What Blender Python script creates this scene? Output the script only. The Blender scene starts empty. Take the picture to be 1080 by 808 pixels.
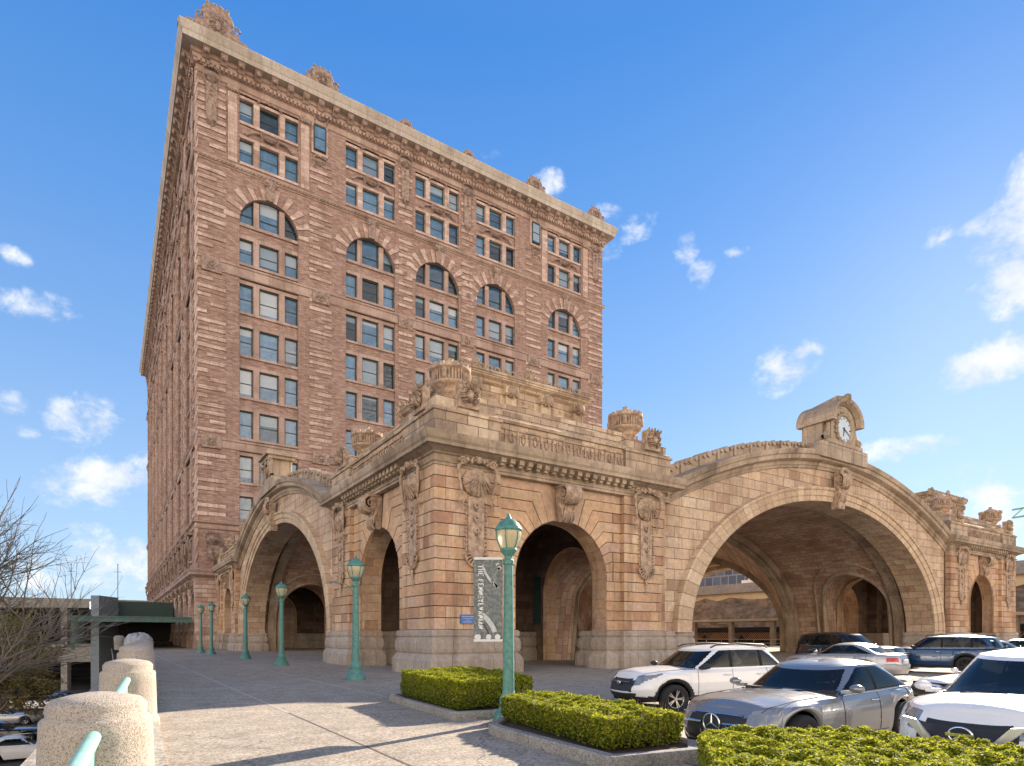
import bpy, math, random
import numpy as np
from mathutils import Vector, Matrix
R = math.radians
random.seed(7)
# ------------------------------------------------------------------ camera
scene = bpy.context.scene
col = scene.collection
cam_d = bpy.data.cameras.new('camera'); cam = bpy.data.objects.new('camera', cam_d); col.objects.link(cam)
cam.location = (0, 0, 1.75); cam.rotation_euler = (R(90), 0, 0)
cam_d.sensor_width = 36; cam_d.lens = 36*650/1080; cam_d.shift_y = 266/1080
cam_d.clip_start = .1; cam_d.clip_end = 6000
scene.camera = cam
# ------------------------------------------------------------------ sky, sun, exposure
SUN_AZ = math.atan2(.62, .785); SUN_EL = R(25)
EXPOSURE = 1.55
world = bpy.data.worlds.new('World'); scene.world = world; world.use_nodes = True

def ramp(nt, fac, stops):
    r = nt.nodes.new('ShaderNodeValToRGB'); e = r.color_ramp.elements
    while len(e) < len(stops): e.new(.5)
    for k, (p, c) in enumerate(stops): e[k].position = p; e[k].color = (*c, 1)
    nt.links.new(fac, r.inputs[0]); return r.outputs[0]
def math_node(nt, op, a, b=None, c=None, clamp=False):
    n = nt.nodes.new('ShaderNodeMath'); n.operation = op; n.use_clamp = clamp
    for i, v in enumerate((a, b, c)):
        if v is None: continue
        if isinstance(v, (int, float)): n.inputs[i].default_value = v
        else: nt.links.new(v, n.inputs[i])
    return n.outputs[0]

def mix_node(nt, fac, a, b, mode='MIX'):
    n = nt.nodes.new('ShaderNodeMix'); n.data_type = 'RGBA'; n.blend_type = mode
    for i, v in ((0, fac), (6, a), (7, b)):
        if isinstance(v, (int, float)): n.inputs[i].default_value = v
        elif isinstance(v, tuple): n.inputs[i].default_value = (*v, 1) if len(v) == 3 else v
        else: nt.links.new(v, n.inputs[i])
    return n.outputs[2]

# clouds as (azimuth deg right of view, elevation deg, half width deg, half height deg, density)
CLOUDS = []
def cloud(px, py, w, h, d=1.0):
    x = (px-540)/650; z = (670-py)/650; r = math.hypot(x, 1)
    az = math.degrees(math.atan(x)); el = math.degrees(math.atan2(z, r))
    k = math.degrees(1/650)
    CLOUDS.append((az, el, w*k/(1+x*x), h*k/math.sqrt(1+x*x)/(1+z*z/(r*r)), d))
for c in [(89,440,42,26,1.05),(122,506,62,22,1.1),(90,512,58,24,.9),(160,495,45,18,.8),(40,322,44,17,.72),(12,424,24,18,.8),(25,456,16,9,.8),(15,270,20,10,.6),
          (130,590,95,22,.85),(60,560,60,14,.6),(130,618,120,14,.7),
          (726,262,16,20,.95),(738,290,15,20,.95),(780,266,16,7,.62),(836,385,34,24,1.1),(820,402,26,17,1.0),(846,374,26,16,.95),
          (1070,250,54,44,1.15),(1068,296,40,42,1.15),(1035,240,36,20,.75),(1040,386,52,26,1.15),(1075,372,50,26,1.1),(1090,230,50,60,1.15),
          (950,474,60,13,.82),(1005,466,24,9,.8),(915,476,24,10,.7),(1045,530,60,42,.7),(1010,500,44,16,.5),(580,193,20,15,1.1),(519,166,14,11,.7),
          (640,225,18,12,.5),(668,244,24,14,.5),(640,262,16,14,.45),(640,380,22,14,.4),(995,250,26,14,.5)]:
    cloud(*c)

def build_world():
    nt = world.node_tree; nt.nodes.clear(); L = nt.links.new
    out = nt.nodes.new('ShaderNodeOutputWorld'); bg = nt.nodes.new('ShaderNodeBackground')
    sky = nt.nodes.new('ShaderNodeTexSky'); sky.sky_type = 'NISHITA'; sky.sun_disc = False
    sky.sun_elevation = SUN_EL; sky.sun_rotation = SUN_AZ
    sky.air_density = 1.0; sky.dust_density = 0.2; sky.ozone_density = 2.2; sky.altitude = 200
    bg.inputs['Strength'].default_value = 0.13
    tc = nt.nodes.new('ShaderNodeTexCoord'); sep = nt.nodes.new('ShaderNodeSeparateXYZ')
    L(tc.outputs['Generated'], sep.inputs[0])
    x, y, z = sep.outputs
    az = math_node(nt, 'MULTIPLY', math_node(nt, 'ARCTAN2', x, y), 180/math.pi)
    el = math_node(nt, 'MULTIPLY', math_node(nt, 'ARCSINE', z), 180/math.pi)
    # detail noise
    def noise(scale, detail, rough, off=0.0):
        mp = nt.nodes.new('ShaderNodeMapping'); mp.inputs['Scale'].default_value = (scale, scale, scale*1.35)
        mp.inputs['Location'].default_value = (off, off*.7, off*.3)
        L(tc.outputs['Generated'], mp.inputs[0])
        n = nt.nodes.new('ShaderNodeTexNoise'); n.inputs['Scale'].default_value = 1; n.inputs['Detail'].default_value = detail
        n.inputs['Roughness'].default_value = rough; n.inputs['Distortion'].default_value = .25
        L(mp.outputs[0], n.inputs['Vector']); return n.outputs[0]
    n1 = noise(15, 9, .62); n2 = noise(34, 7, .62, 3.1)
    nn = math_node(nt, 'ADD', math_node(nt, 'MULTIPLY', math_node(nt, 'SUBTRACT', n1, .5), 2.5), math_node(nt, 'MULTIPLY', math_node(nt, 'SUBTRACT', n2, .5), 1.5))
    f = None
    for (a, e, w, h, d) in CLOUDS:
        u = math_node(nt, 'DIVIDE', math_node(nt, 'SUBTRACT', az, a), w*1.15)
        v = math_node(nt, 'DIVIDE', math_node(nt, 'SUBTRACT', el, e), h*1.15)
        r2 = math_node(nt, 'ADD', math_node(nt, 'MULTIPLY', u, u), math_node(nt, 'MULTIPLY', v, v))
        g = math_node(nt, 'MULTIPLY_ADD', r2, -d*.8, d*1.0)
        f = g if f is None else math_node(nt, 'MAXIMUM', f, g)
    f = math_node(nt, 'MAXIMUM', f, -1.0)
    # broken cumulus added unseen as fill light, over the sky behind the viewer
    nb = noise(3.1, 8, .6, 9.0)
    behind = math_node(nt, 'MULTIPLY', math_node(nt, 'MULTIPLY', y, -2.6), 1.0, clamp=True)
    fb = math_node(nt, 'MULTIPLY_ADD', math_node(nt, 'SUBTRACT', nb, .40), 6.0, 0.0)
    fb = math_node(nt, 'SUBTRACT', math_node(nt, 'MULTIPLY', math_node(nt, 'ADD', fb, 1.0), behind), 1.0)
    f = math_node(nt, 'MAXIMUM', f, fb)
    f = math_node(nt, 'SUBTRACT', math_node(nt, 'ADD', f, nn), .42)
    mask = nt.nodes.new('ShaderNodeMapRange'); mask.interpolation_type = 'SMOOTHSTEP'
    mask.inputs['From Min'].default_value = -.12; mask.inputs['From Max'].default_value = .85
    mask.inputs['To Max'].default_value = .92
    L(f, mask.inputs[0])
    # thin veil towards the horizon
    hz = math_node(nt, 'POWER', math_node(nt, 'SUBTRACT', 1.0, math_node(nt, 'ABSOLUTE', z), clamp=True), 9.0)
    grade = mix_node(nt, 1.0, sky.outputs[0], SKY_TINT, 'MULTIPLY')
    hs = nt.nodes.new('ShaderNodeHueSaturation'); hs.inputs['Saturation'].default_value = SKY_SAT; hs.inputs['Hue'].default_value = SKY_HUE
    L(grade, hs.inputs['Color'])
    rp = ramp(nt, math_node(nt, 'DIVIDE', el, 90.0, clamp=True), [(e/90, tuple(v/3 for v in c)) for e, c in SKY_STEPS])
    vs = nt.nodes.new('ShaderNodeVectorMath'); vs.operation = 'SCALE'; vs.inputs['Scale'].default_value = 3.0; L(rp, vs.inputs[0])
    even = mix_node(nt, SKY_EVEN, hs.outputs[0], vs.outputs[0])          # clear air evens out the glare round the sun
    # added warm fill glow, unseen, low behind the viewer to brighten backlit facades
    back = math_node(nt, 'MULTIPLY_ADD', y, -1.6, .25, clamp=True)
    lowb = math_node(nt, 'SUBTRACT', 1.0, math_node(nt, 'DIVIDE', el, 38.0, clamp=True), clamp=True)
    fill_mask = math_node(nt, 'MULTIPLY', math_node(nt, 'MULTIPLY', back, math_node(nt, 'POWER', lowb, .8)), math_node(nt, 'MULTIPLY_ADD', nb, 1.0, .5))
    filled_sky = mix_node(nt, fill_mask, even, FILL_BANK)
    shade = nt.nodes.new('ShaderNodeMapRange'); shade.inputs['From Min'].default_value = .35; shade.inputs['From Max'].default_value = .75
    L(n1, shade.inputs[0])
    cl = mix_node(nt, shade.outputs[0], CLOUD_D, CLOUD_L)
    skyc = mix_node(nt, mask.outputs[0], filled_sky, cl)
    L(skyc, bg.inputs['Color']); L(bg.outputs[0], out.inputs[0])
SKY_TINT = (1.0, 1.0, 1.0); SKY_SAT = 1.15; SKY_HUE = .5; SKY_EVEN = .86
SKY_STEPS = [(0, (1.25, 1.68, 2.3)), (12, (.93, 1.43, 2.2)), (21, (.60, 1.13, 2.12)), (32, (.31, .86, 2.0)), (44, (.11, .62, 1.83)), (56, (.22, .62, 1.6)), (90, (.55, .75, 1.25))]
FILL_BANK = (13.5, 10.8, 7.9)
SKY_BASE = (.28, .95, 2.75); SKY_HAZE = (1.75, 2.45, 3.1); CLOUD_D = (1.95, 2.15, 2.55); CLOUD_L = (3.1, 3.1, 3.15)
build_world()
sd = bpy.data.lights.new('sun', 'SUN'); sd.energy = 4.2; sd.angle = R(.5); sd.color = (1, .86, .70)
sun = bpy.data.objects.new('sun', sd); col.objects.link(sun)
_d = Vector((math.sin(SUN_AZ)*math.cos(SUN_EL), math.cos(SUN_AZ)*math.cos(SUN_EL), math.sin(SUN_EL)))
sun.rotation_euler = _d.to_track_quat('Z', 'Y').to_euler(); sun.location = (40, 50, 60)
scene.view_settings.view_transform = 'Standard'; scene.view_settings.look = 'None'
scene.view_settings.exposure = EXPOSURE; scene.view_settings.gamma = 1; scene.view_settings.use_curve_mapping = False
scene.render.engine = 'CYCLES'
scene.cycles.max_bounces = 8; scene.cycles.diffuse_bounces = 5

# ------------------------------------------------------------------ the building's axes on the ground
TH = math.atan2(650, 995)
A = np.array([math.cos(TH), math.sin(TH)]); B = np.array([-A[1], A[0]])
O = np.array([-3.38, 26.8])
def W(a, b, z=0.0):
    p = O + a*A + b*B
    return (float(p[0]), float(p[1]), z)

# ------------------------------------------------------------------ mesh helper
class MB:
    def __init__(s): s.v = []; s.f = []; s.uv = []; s.sm = []
    def face(s, pts, uv=None, smooth=False):
        n = len(s.v); s.v += [tuple(map(float, p)) for p in pts]; s.f.append(tuple(range(n, n+len(pts))))
        if uv is None:
            nx = ny = nz = 0.0                      # Newell's normal
            for i in range(len(pts)):
                p, q = pts[i-1], pts[i]
                nx += (p[1]-q[1])*(p[2]+q[2]); ny += (p[2]-q[2])*(p[0]+q[0]); nz += (p[0]-q[0])*(p[1]+q[1])
            nx, ny, nz = abs(nx), abs(ny), abs(nz)
            ax = 2 if nz >= nx and nz >= ny else 1 if ny >= nx else 0
            if ax == 2: uv = [(p[0], p[1]) for p in pts]
            elif ax == 1: uv = [(p[0], p[2]) for p in pts]
            else: uv = [(p[1]+.13, p[2]) for p in pts]
        s.uv += [tuple(map(float, u)) for u in uv]; s.sm.append(smooth)
    def box(s, x0, x1, y0, y1, z0, z1, skip=''):
        P = [(x0,y0,z0),(x1,y0,z0),(x1,y1,z0),(x0,y1,z0),(x0,y0,z1),(x1,y0,z1),(x1,y1,z1),(x0,y1,z1)]
        for k, q in (('f',(0,1,5,4)),('r',(1,2,6,5)),('b',(2,3,7,6)),('l',(3,0,4,7)),('t',(4,5,6,7)),('d',(3,2,1,0))):
            if k not in skip: s.face([P[i] for i in q])
    def hexa(s, P):
        for q in ((0,1,5,4),(1,2,6,5),(2,3,7,6),(3,0,4,7),(4,5,6,7),(3,2,1,0)): s.face([P[i] for i in q])
    def prism(s, poly, y0, y1, back=False):          # polygon in x,z (counter-clockwise seen from -y); front at y0
        s.face([(x, y0, z) for x, z in poly])
        n = len(poly)
        for i in range(n):
            (xa, za), (xb, zb) = poly[i], poly[(i+1) % n]
            s.face([(xa,y0,za),(xa,y1,za),(xb,y1,zb),(xb,y0,zb)])
        if back: s.face([(x, y1, z) for x, z in reversed(poly)])
    def slab(s, poly, z0, z1):                        # polygon in x,y (ccw); extruded up
        s.face([(x, y, z1) for x, y in poly]); n = len(poly)
        for i in range(n):
            (xa, ya), (xb, yb) = poly[i], poly[(i+1) % n]
            s.face([(xa,ya,z0),(xb,yb,z0),(xb,yb,z1),(xa,ya,z1)])
    def grid(s, P, uv=None, smooth=True, flip=False, close=False):   # P[i][j]
        ni = len(P); nj = len(P[0]); base = len(s.v)
        for r in P: s.v += [tuple(map(float, p)) for p in r]
        if uv is None:
            uv = []; acc = 0
            for i in range(ni):
                if i: acc += math.dist(P[i][nj//2], P[i-1][nj//2])
                row = []; a2 = 0
                for j in range(nj):
                    if j: a2 += math.dist(P[i][j], P[i][j-1])
                    row.append((acc, a2))
                uv.append(row)
        ri = range(ni if close else ni-1)
        for i in ri:
            i2 = (i+1) % ni
            for j in range(nj-1):
                q = [(i, j), (i2, j), (i2, j+1), (i, j+1)]
                if flip: q = q[::-1]
                s.f.append(tuple(base+a*nj+b for a, b in q)); s.uv += [uv[a][b] for a, b in q]; s.sm.append(smooth)
    def lathe(s, prof, c=(0, 0, 0), n=24, smooth=True, sq=None):
        P = []
        for k in range(n+1):
            t = 2*math.pi*k/n
            P.append([(c[0]+r*math.cos(t), c[1]+r*math.sin(t), c[2]+z) for r, z in prof])
        s.grid(P, smooth=smooth)
    def tube(s, pts, r, n=8, smooth=True, cap=False):
        rs = r if isinstance(r, (list, tuple)) else [r]*len(pts); rings = []; up = None; N_ = len(pts)
        cs = [(math.cos(2*math.pi*k/n), math.sin(2*math.pi*k/n)) for k in range(n+1)]
        for i in range(N_):
            p = pts[i]; a = pts[min(i+1, N_-1)]; b = pts[max(i-1, 0)]
            dx, dy, dz = float(a[0]-b[0]), float(a[1]-b[1]), float(a[2]-b[2]); l = math.sqrt(dx*dx+dy*dy+dz*dz)+1e-9; dx /= l; dy /= l; dz /= l
            if up is None: up = (0., 0., 1.) if abs(dz) < .9 else (1., 0., 0.)
            ux, uy, uz = dy*up[2]-dz*up[1], dz*up[0]-dx*up[2], dx*up[1]-dy*up[0]; l = math.sqrt(ux*ux+uy*uy+uz*uz)+1e-9; ux /= l; uy /= l; uz /= l
            wx, wy, wz = uy*dz-uz*dy, uz*dx-ux*dz, ux*dy-uy*dx; up = (wx, wy, wz); q = rs[i]
            rings.append([(p[0]+q*(c*ux+t*wx), p[1]+q*(c*uy+t*wy), p[2]+q*(c*uz+t*wz)) for c, t in cs])
        s.grid(rings, smooth=smooth)
        if cap:
            s.face(rings[0][:-1]); s.face(rings[-1][:-1][::-1])
    def ball(s, c, r, n=8, sc=(1, 1, 1)):
        P = []
        for i in range(n+1):
            t = 2*math.pi*i/n
            P.append([(c[0]+r*sc[0]*math.cos(t)*math.sin(math.pi*j/(n//2+1)), c[1]+r*sc[1]*math.sin(t)*math.sin(math.pi*j/(n//2+1)), c[2]-r*sc[2]*math.cos(math.pi*j/(n//2+1))) for j in range(n//2+2)])
        s.grid(P)
    def add(s, o, loc=(0, 0, 0), rot=0, sc=(1, 1, 1)):
        c, n = math.cos(rot), math.sin(rot); b = len(s.v)
        for x, y, z in o.v:
            x *= sc[0]; y *= sc[1]; z *= sc[2]
            s.v.append((loc[0]+c*x-n*y, loc[1]+n*x+c*y, loc[2]+z))
        s.f += [tuple(i+b for i in f) for f in o.f]; s.uv += o.uv; s.sm += o.sm
    def mesh(s, name):
        me = bpy.data.meshes.new(name)
        me.from_pydata(s.v, [], s.f)
        ul = me.uv_layers.new(name='UVMap')
        ul.data.foreach_set('uv', np.array(s.uv, dtype=np.float32).ravel())
        me.polygons.foreach_set('use_smooth', s.sm); me.update()
        return me
    def build(s, name, mat, parent=None, loc=None, rz=None):
        me = s.mesh(name); me.materials.append(mat)
        return place(me, name, parent, loc, rz)
def place(me, name, parent=None, loc=None, rz=None, sc=None):
    o = bpy.data.objects.new(name, me); col.objects.link(o)
    if parent is not None: o.parent = parent
    if loc is not None: o.location = loc
    if rz is not None: o.rotation_euler.z = rz
    if sc is not None: o.scale = sc
    return o
def tag(o, label=None, cat=None, group=None, kind=None):
    if label: o['label'] = label
    if cat: o['category'] = cat
    if group: o['group'] = group
    if kind: o['kind'] = kind
    return o
def empty(name, loc, rz=0, **k):
    o = bpy.data.objects.new(name, None); col.objects.link(o); o.location = loc; o.rotation_euler.z = rz
    return tag(o, **k)
def kids(o): return [c for c in bpy.data.objects if c.parent == o]
def copy_tree(o, parent=None):
    c = o.copy(); col.objects.link(c); c.parent = parent
    for ch in kids(o): copy_tree(ch, c)
    return c

# ------------------------------------------------------------------ materials
def new_mat(name):
    m = bpy.data.materials.new(name); m.use_nodes = True; nt = m.node_tree
    return m, nt, nt.nodes['Principled BSDF']
def ramp(nt, fac, stops):
    r = nt.nodes.new('ShaderNodeValToRGB'); e = r.color_ramp.elements
    while len(e) < len(stops): e.new(.5)
    for k, (p, c) in enumerate(stops): e[k].position = p; e[k].color = (*c, 1)
    nt.links.new(fac, r.inputs[0]); return r.outputs[0]
def tex_noise(nt, vec, scale, detail=5, rough=.55):
    n = nt.nodes.new('ShaderNodeTexNoise'); n.inputs['Scale'].default_value = scale; n.inputs['Detail'].default_value = detail
    n.inputs['Roughness'].default_value = rough
    if vec is not None: nt.links.new(vec, n.inputs['Vector'])
    return n.outputs[0]
def bump(nt, b, h, dist, st=1.0):
    n = nt.nodes.new('ShaderNodeBump'); n.inputs['Distance'].default_value = dist; n.inputs['Strength'].default_value = st
    nt.links.new(h, n.inputs['Height']); nt.links.new(n.outputs[0], b.inputs['Normal'])
def masonry(name, stops, bw, bh, mortar, mcol, stain=(.5, .42, .36), stain_amt=.5, bumpd=.02, rough=.85, vdark=0.0, soot=0.0):
    """stone or brick courses laid along the mesh's metric UVs; colour varies block by block"""
    m, nt, b = new_mat(name); L = nt.links.new
    uv = nt.nodes.new('ShaderNodeUVMap'); tc = nt.nodes.new('ShaderNodeTexCoord')
    br = nt.nodes.new('ShaderNodeTexBrick'); L(uv.outputs[0], br.inputs['Vector'])
    br.inputs['Color1'].default_value = (0, 0, 0, 1); br.inputs['Color2'].default_value = (1, 1, 1, 1); br.inputs['Mortar'].default_value = (.5, .5, .5, 1)
    br.inputs['Scale'].default_value = 1; br.inputs['Mortar Size'].default_value = mortar; br.inputs['Mortar Smooth'].default_value = .3
    br.inputs['Brick Width'].default_value = bw; br.inputs['Row Height'].default_value = bh; br.offset = .5
    c = ramp(nt, br.outputs['Color'], stops)
    n1 = tex_noise(nt, tc.outputs['Object'], .32, 6, .6); n2 = tex_noise(nt, tc.outputs['Object'], 5, 6, .65)
    st = nt.nodes.new('ShaderNodeMapRange'); st.inputs['From Min'].default_value = .45; st.inputs['From Max'].default_value = .72; st.inputs['To Max'].default_value = stain_amt
    L(n1, st.inputs[0])
    c = mix_node(nt, st.outputs[0], c, mix_node(nt, 1.0, c, stain, 'MULTIPLY'))
    g = nt.nodes.new('ShaderNodeMapRange'); g.inputs['From Min'].default_value = .3; g.inputs['From Max'].default_value = .7; g.inputs['To Min'].default_value = .78; g.inputs['To Max'].default_value = 1.16
    L(n2, g.inputs[0])
    vm = nt.nodes.new('ShaderNodeVectorMath'); vm.operation = 'SCALE'; L(c, vm.inputs[0]); L(g.outputs[0], vm.inputs['Scale'])
    c = vm.outputs[0]
    if soot > 0:      # vertical run-off streaks
        mp = nt.nodes.new('ShaderNodeMapping'); mp.inputs['Scale'].default_value = (1.6, 1.6, .12); L(tc.outputs['Object'], mp.inputs[0])
        n3 = tex_noise(nt, mp.outputs[0], 1.0, 5, .6)
        s2 = nt.nodes.new('ShaderNodeMapRange'); s2.inputs['From Min'].default_value = .5; s2.inputs['From Max'].default_value = .75; s2.inputs['To Max'].default_value = soot
        L(n3, s2.inputs[0]); c = mix_node(nt, s2.outputs[0], c, mix_node(nt, 1.0, c, (.38, .36, .34), 'MULTIPLY'))
    c = mix_node(nt, br.outputs['Fac'], c, mcol)
    L(c, b.inputs['Base Color']); b.inputs['Roughness'].default_value = rough
    h = math_node(nt, 'SUBTRACT', math_node(nt, 'MULTIPLY', n2, .35), br.outputs['Fac'])
    bump(nt, b, h, bumpd)
    return m
def plain(name, c, rough=.6, metal=0, var=.12, scale=3, bumpd=0, spec=None, coat=0):
    m, nt, b = new_mat(name); L = nt.links.new
    tc = nt.nodes.new('ShaderNodeTexCoord'); n = tex_noise(nt, tc.outputs['Object'], scale, 5, .6)
    lo = tuple(x*(1-var) for x in c); hi = tuple(min(1, x*(1+var)) for x in c)
    L(ramp(nt, n, [(.3, lo), (.7, hi)]), b.inputs['Base Color'])
    b.inputs['Roughness'].default_value = rough; b.inputs['Metallic'].default_value = metal
    if spec is not None: b.inputs['Specular IOR Level'].default_value = spec
    if coat: b.inputs['Coat Weight'].default_value = coat; b.inputs['Coat Roughness'].default_value = .04
    if bumpd: bump(nt, b, tex_noise(nt, tc.outputs['Object'], scale*6, 5, .7), bumpd)
    return m
M = {}
terra = [(0, (.42, .235, .15)), (.2, (.54, .34, .20)), (.42, (.61, .43, .27)), (.6, (.55, .375, .275)), (.8, (.62, .395, .23)), (1, (.69, .52, .345))]
M['terra'] = masonry('terracotta', terra, .8, .52, .006, (.19, .11, .07), stain=(.55, .52, .5), stain_amt=.65, bumpd=.014, soot=.7)
M['terra_bay'] = masonry('terracotta_bay', [(0, (.46, .305, .21)), (.25, (.57, .41, .28)), (.5, (.65, .485, .325)), (.75, (.57, .42, .30)), (1, (.72, .57, .40))], 1.25, .62, .018, (.20, .13, .09), stain=(.55, .5, .48), stain_amt=.7, bumpd=.016, soot=.6)
M['hall'] = masonry('shade_toned_terracotta', [(0, (.11, .07, .05)), (.5, (.155, .10, .07)), (1, (.21, .14, .10))], 1.0, .52, .018, (.10, .065, .05), stain_amt=.8, bumpd=.02, soot=.5)  # shade inside the pavilions put into the stone colour
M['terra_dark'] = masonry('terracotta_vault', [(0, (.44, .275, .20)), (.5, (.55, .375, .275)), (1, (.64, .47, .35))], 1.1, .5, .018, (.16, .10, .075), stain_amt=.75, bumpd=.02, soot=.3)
M['voussoir'] = masonry('terracotta_voussoir', [(0, (.50, .36, .24)), (.5, (.60, .45, .30)), (1, (.68, .53, .37))], 5, .72, .02, (.24, .16, .10), stain_amt=.4, bumpd=.012, soot=.15)
M['weathered'] = masonry('weathered_terracotta', [(0, (.38, .28, .20)), (.3, (.50, .37, .255)), (.6, (.60, .45, .31)), (1, (.66, .52, .37))], 1.1, .56, .018, (.16, .11, .08), stain=(.42, .40, .38), stain_amt=.85, bumpd=.016, soot=.85)
M['trim'] = masonry('terracotta_trim', [(0, (.39, .30, .215)), (.5, (.47, .365, .265)), (1, (.54, .43, .32))], 1.5, 3.0, .01, (.18, .12, .08), stain=(.42, .40, .38), stain_amt=.8, bumpd=.014, soot=.9)
M['carved'] = plain('carved_terracotta', (.43, .31, .22), .85, var=.5, scale=4, bumpd=.03)
M['granite'] = masonry('granite_plinth', [(0, (.38, .32, .26)), (.5, (.46, .39, .32)), (1, (.52, .44, .365))], 2.1, 4.0, .014, (.13, .11, .095), stain=(.55, .5, .45), stain_amt=.7, bumpd=.012, soot=.6)
M['t_brick'] = masonry('tower_brick', [(0, (.30, .175, .135)), (.35, (.38, .235, .18)), (.7, (.445, .29, .225)), (1, (.53, .37, .295))], .62, .16, .016, (.24, .165, .13), stain=(.6, .58, .58), stain_amt=.6, bumpd=.012, soot=.45)
M['t_stone'] = masonry('tower_stone', [(0, (.42, .28, .22)), (.4, (.57, .41, .33)), (.75, (.62, .46, .375)), (1, (.70, .54, .45))], 1.3, .56, .014, (.24, .14, .10), stain=(.6, .54, .5), stain_amt=.6, bumpd=.012, soot=.4)
M['t_trim'] = masonry('tower_trim', [(0, (.38, .26, .205)), (.5, (.46, .325, .265)), (1, (.53, .39, .32))], 2.0, 5.0, .014, (.2, .13, .10), stain=(.5, .46, .43), stain_amt=.7, bumpd=.01, soot=.5)
M['t_corona'] = masonry('tower_corona', [(0, (.46, .39, .32)), (1, (.57, .50, .42))], 2.4, 6.0, .02, (.25, .2, .16), stain=(.62, .58, .52), stain_amt=.6, bumpd=.01, soot=.4)
M['t_carved'] = plain('tower_carved', (.33, .235, .185), .85, var=.5, scale=2.5, bumpd=.05)
M['roofing'] = plain('roofing', (.16, .15, .14), .9, scale=.6)
M['frame'] = plain('window_frame', (.025, .055, .055), .5, var=.2)
M['dark'] = plain('dark_void', (.02, .018, .016), .9)
M['green'] = plain('verdigris_paint', (.075, .22, .19), .48, var=.32, scale=9, bumpd=.004)
M['greend'] = plain('dark_green_paint', (.03, .10, .09), .5, var=.25, scale=2)
M['mint'] = plain('mint_paint', (.26, .50, .42), .4, var=.12, scale=8)

def pane_mat():
    m, nt, b = new_mat('window_glass'); L = nt.links.new
    uv = nt.nodes.new('ShaderNodeUVMap'); sep = nt.nodes.new('ShaderNodeSeparateXYZ'); L(uv.outputs[0], sep.inputs[0])
    oi = nt.nodes.new('ShaderNodeObjectInfo')
    rnd = math_node(nt, 'FRACT', math_node(nt, 'ADD', math_node(nt, 'FLOOR', math_node(nt, 'MULTIPLY', sep.outputs[0], .5)), math_node(nt, 'MULTIPLY', oi.outputs['Random'], 7.3)))
    rnd = math_node(nt, 'FRACT', math_node(nt, 'ADD', math_node(nt, 'MULTIPLY', math_node(nt, 'FLOOR', sep.outputs[0]), .618034), oi.outputs['Random']))
    rnd2 = math_node(nt, 'FRACT', math_node(nt, 'MULTIPLY', rnd, 17.31))
    blind = math_node(nt, 'GREATER_THAN', sep.outputs[1], math_node(nt, 'MULTIPLY_ADD', rnd, 1.9, .02))
    tc = nt.nodes.new('ShaderNodeTexCoord'); n = tex_noise(nt, tc.outputs['Object'], .8, 5, .6)
    refl = math_node(nt, 'MULTIPLY', n, rnd2)
    g = ramp(nt, refl, [(.04, (.012, .024, .036)), (.22, (.04, .11, .20)), (.5, (.12, .24, .38))])  # cloudy blue sky reflection painted into the pane's base colour
    bl = ramp(nt, rnd2, [(0, (.15, .22, .29)), (.6, (.28, .35, .41)), (1, (.50, .53, .55))])
    L(mix_node(nt, blind, g, bl), b.inputs['Base Color'])
    b.inputs['Roughness'].default_value = .04; b.inputs['Specular IOR Level'].default_value = .8
    bump(nt, b, tex_noise(nt, tc.outputs['Object'], 1.1, 2, .5), .05)
    return m
M['pane'] = pane_mat()

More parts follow.
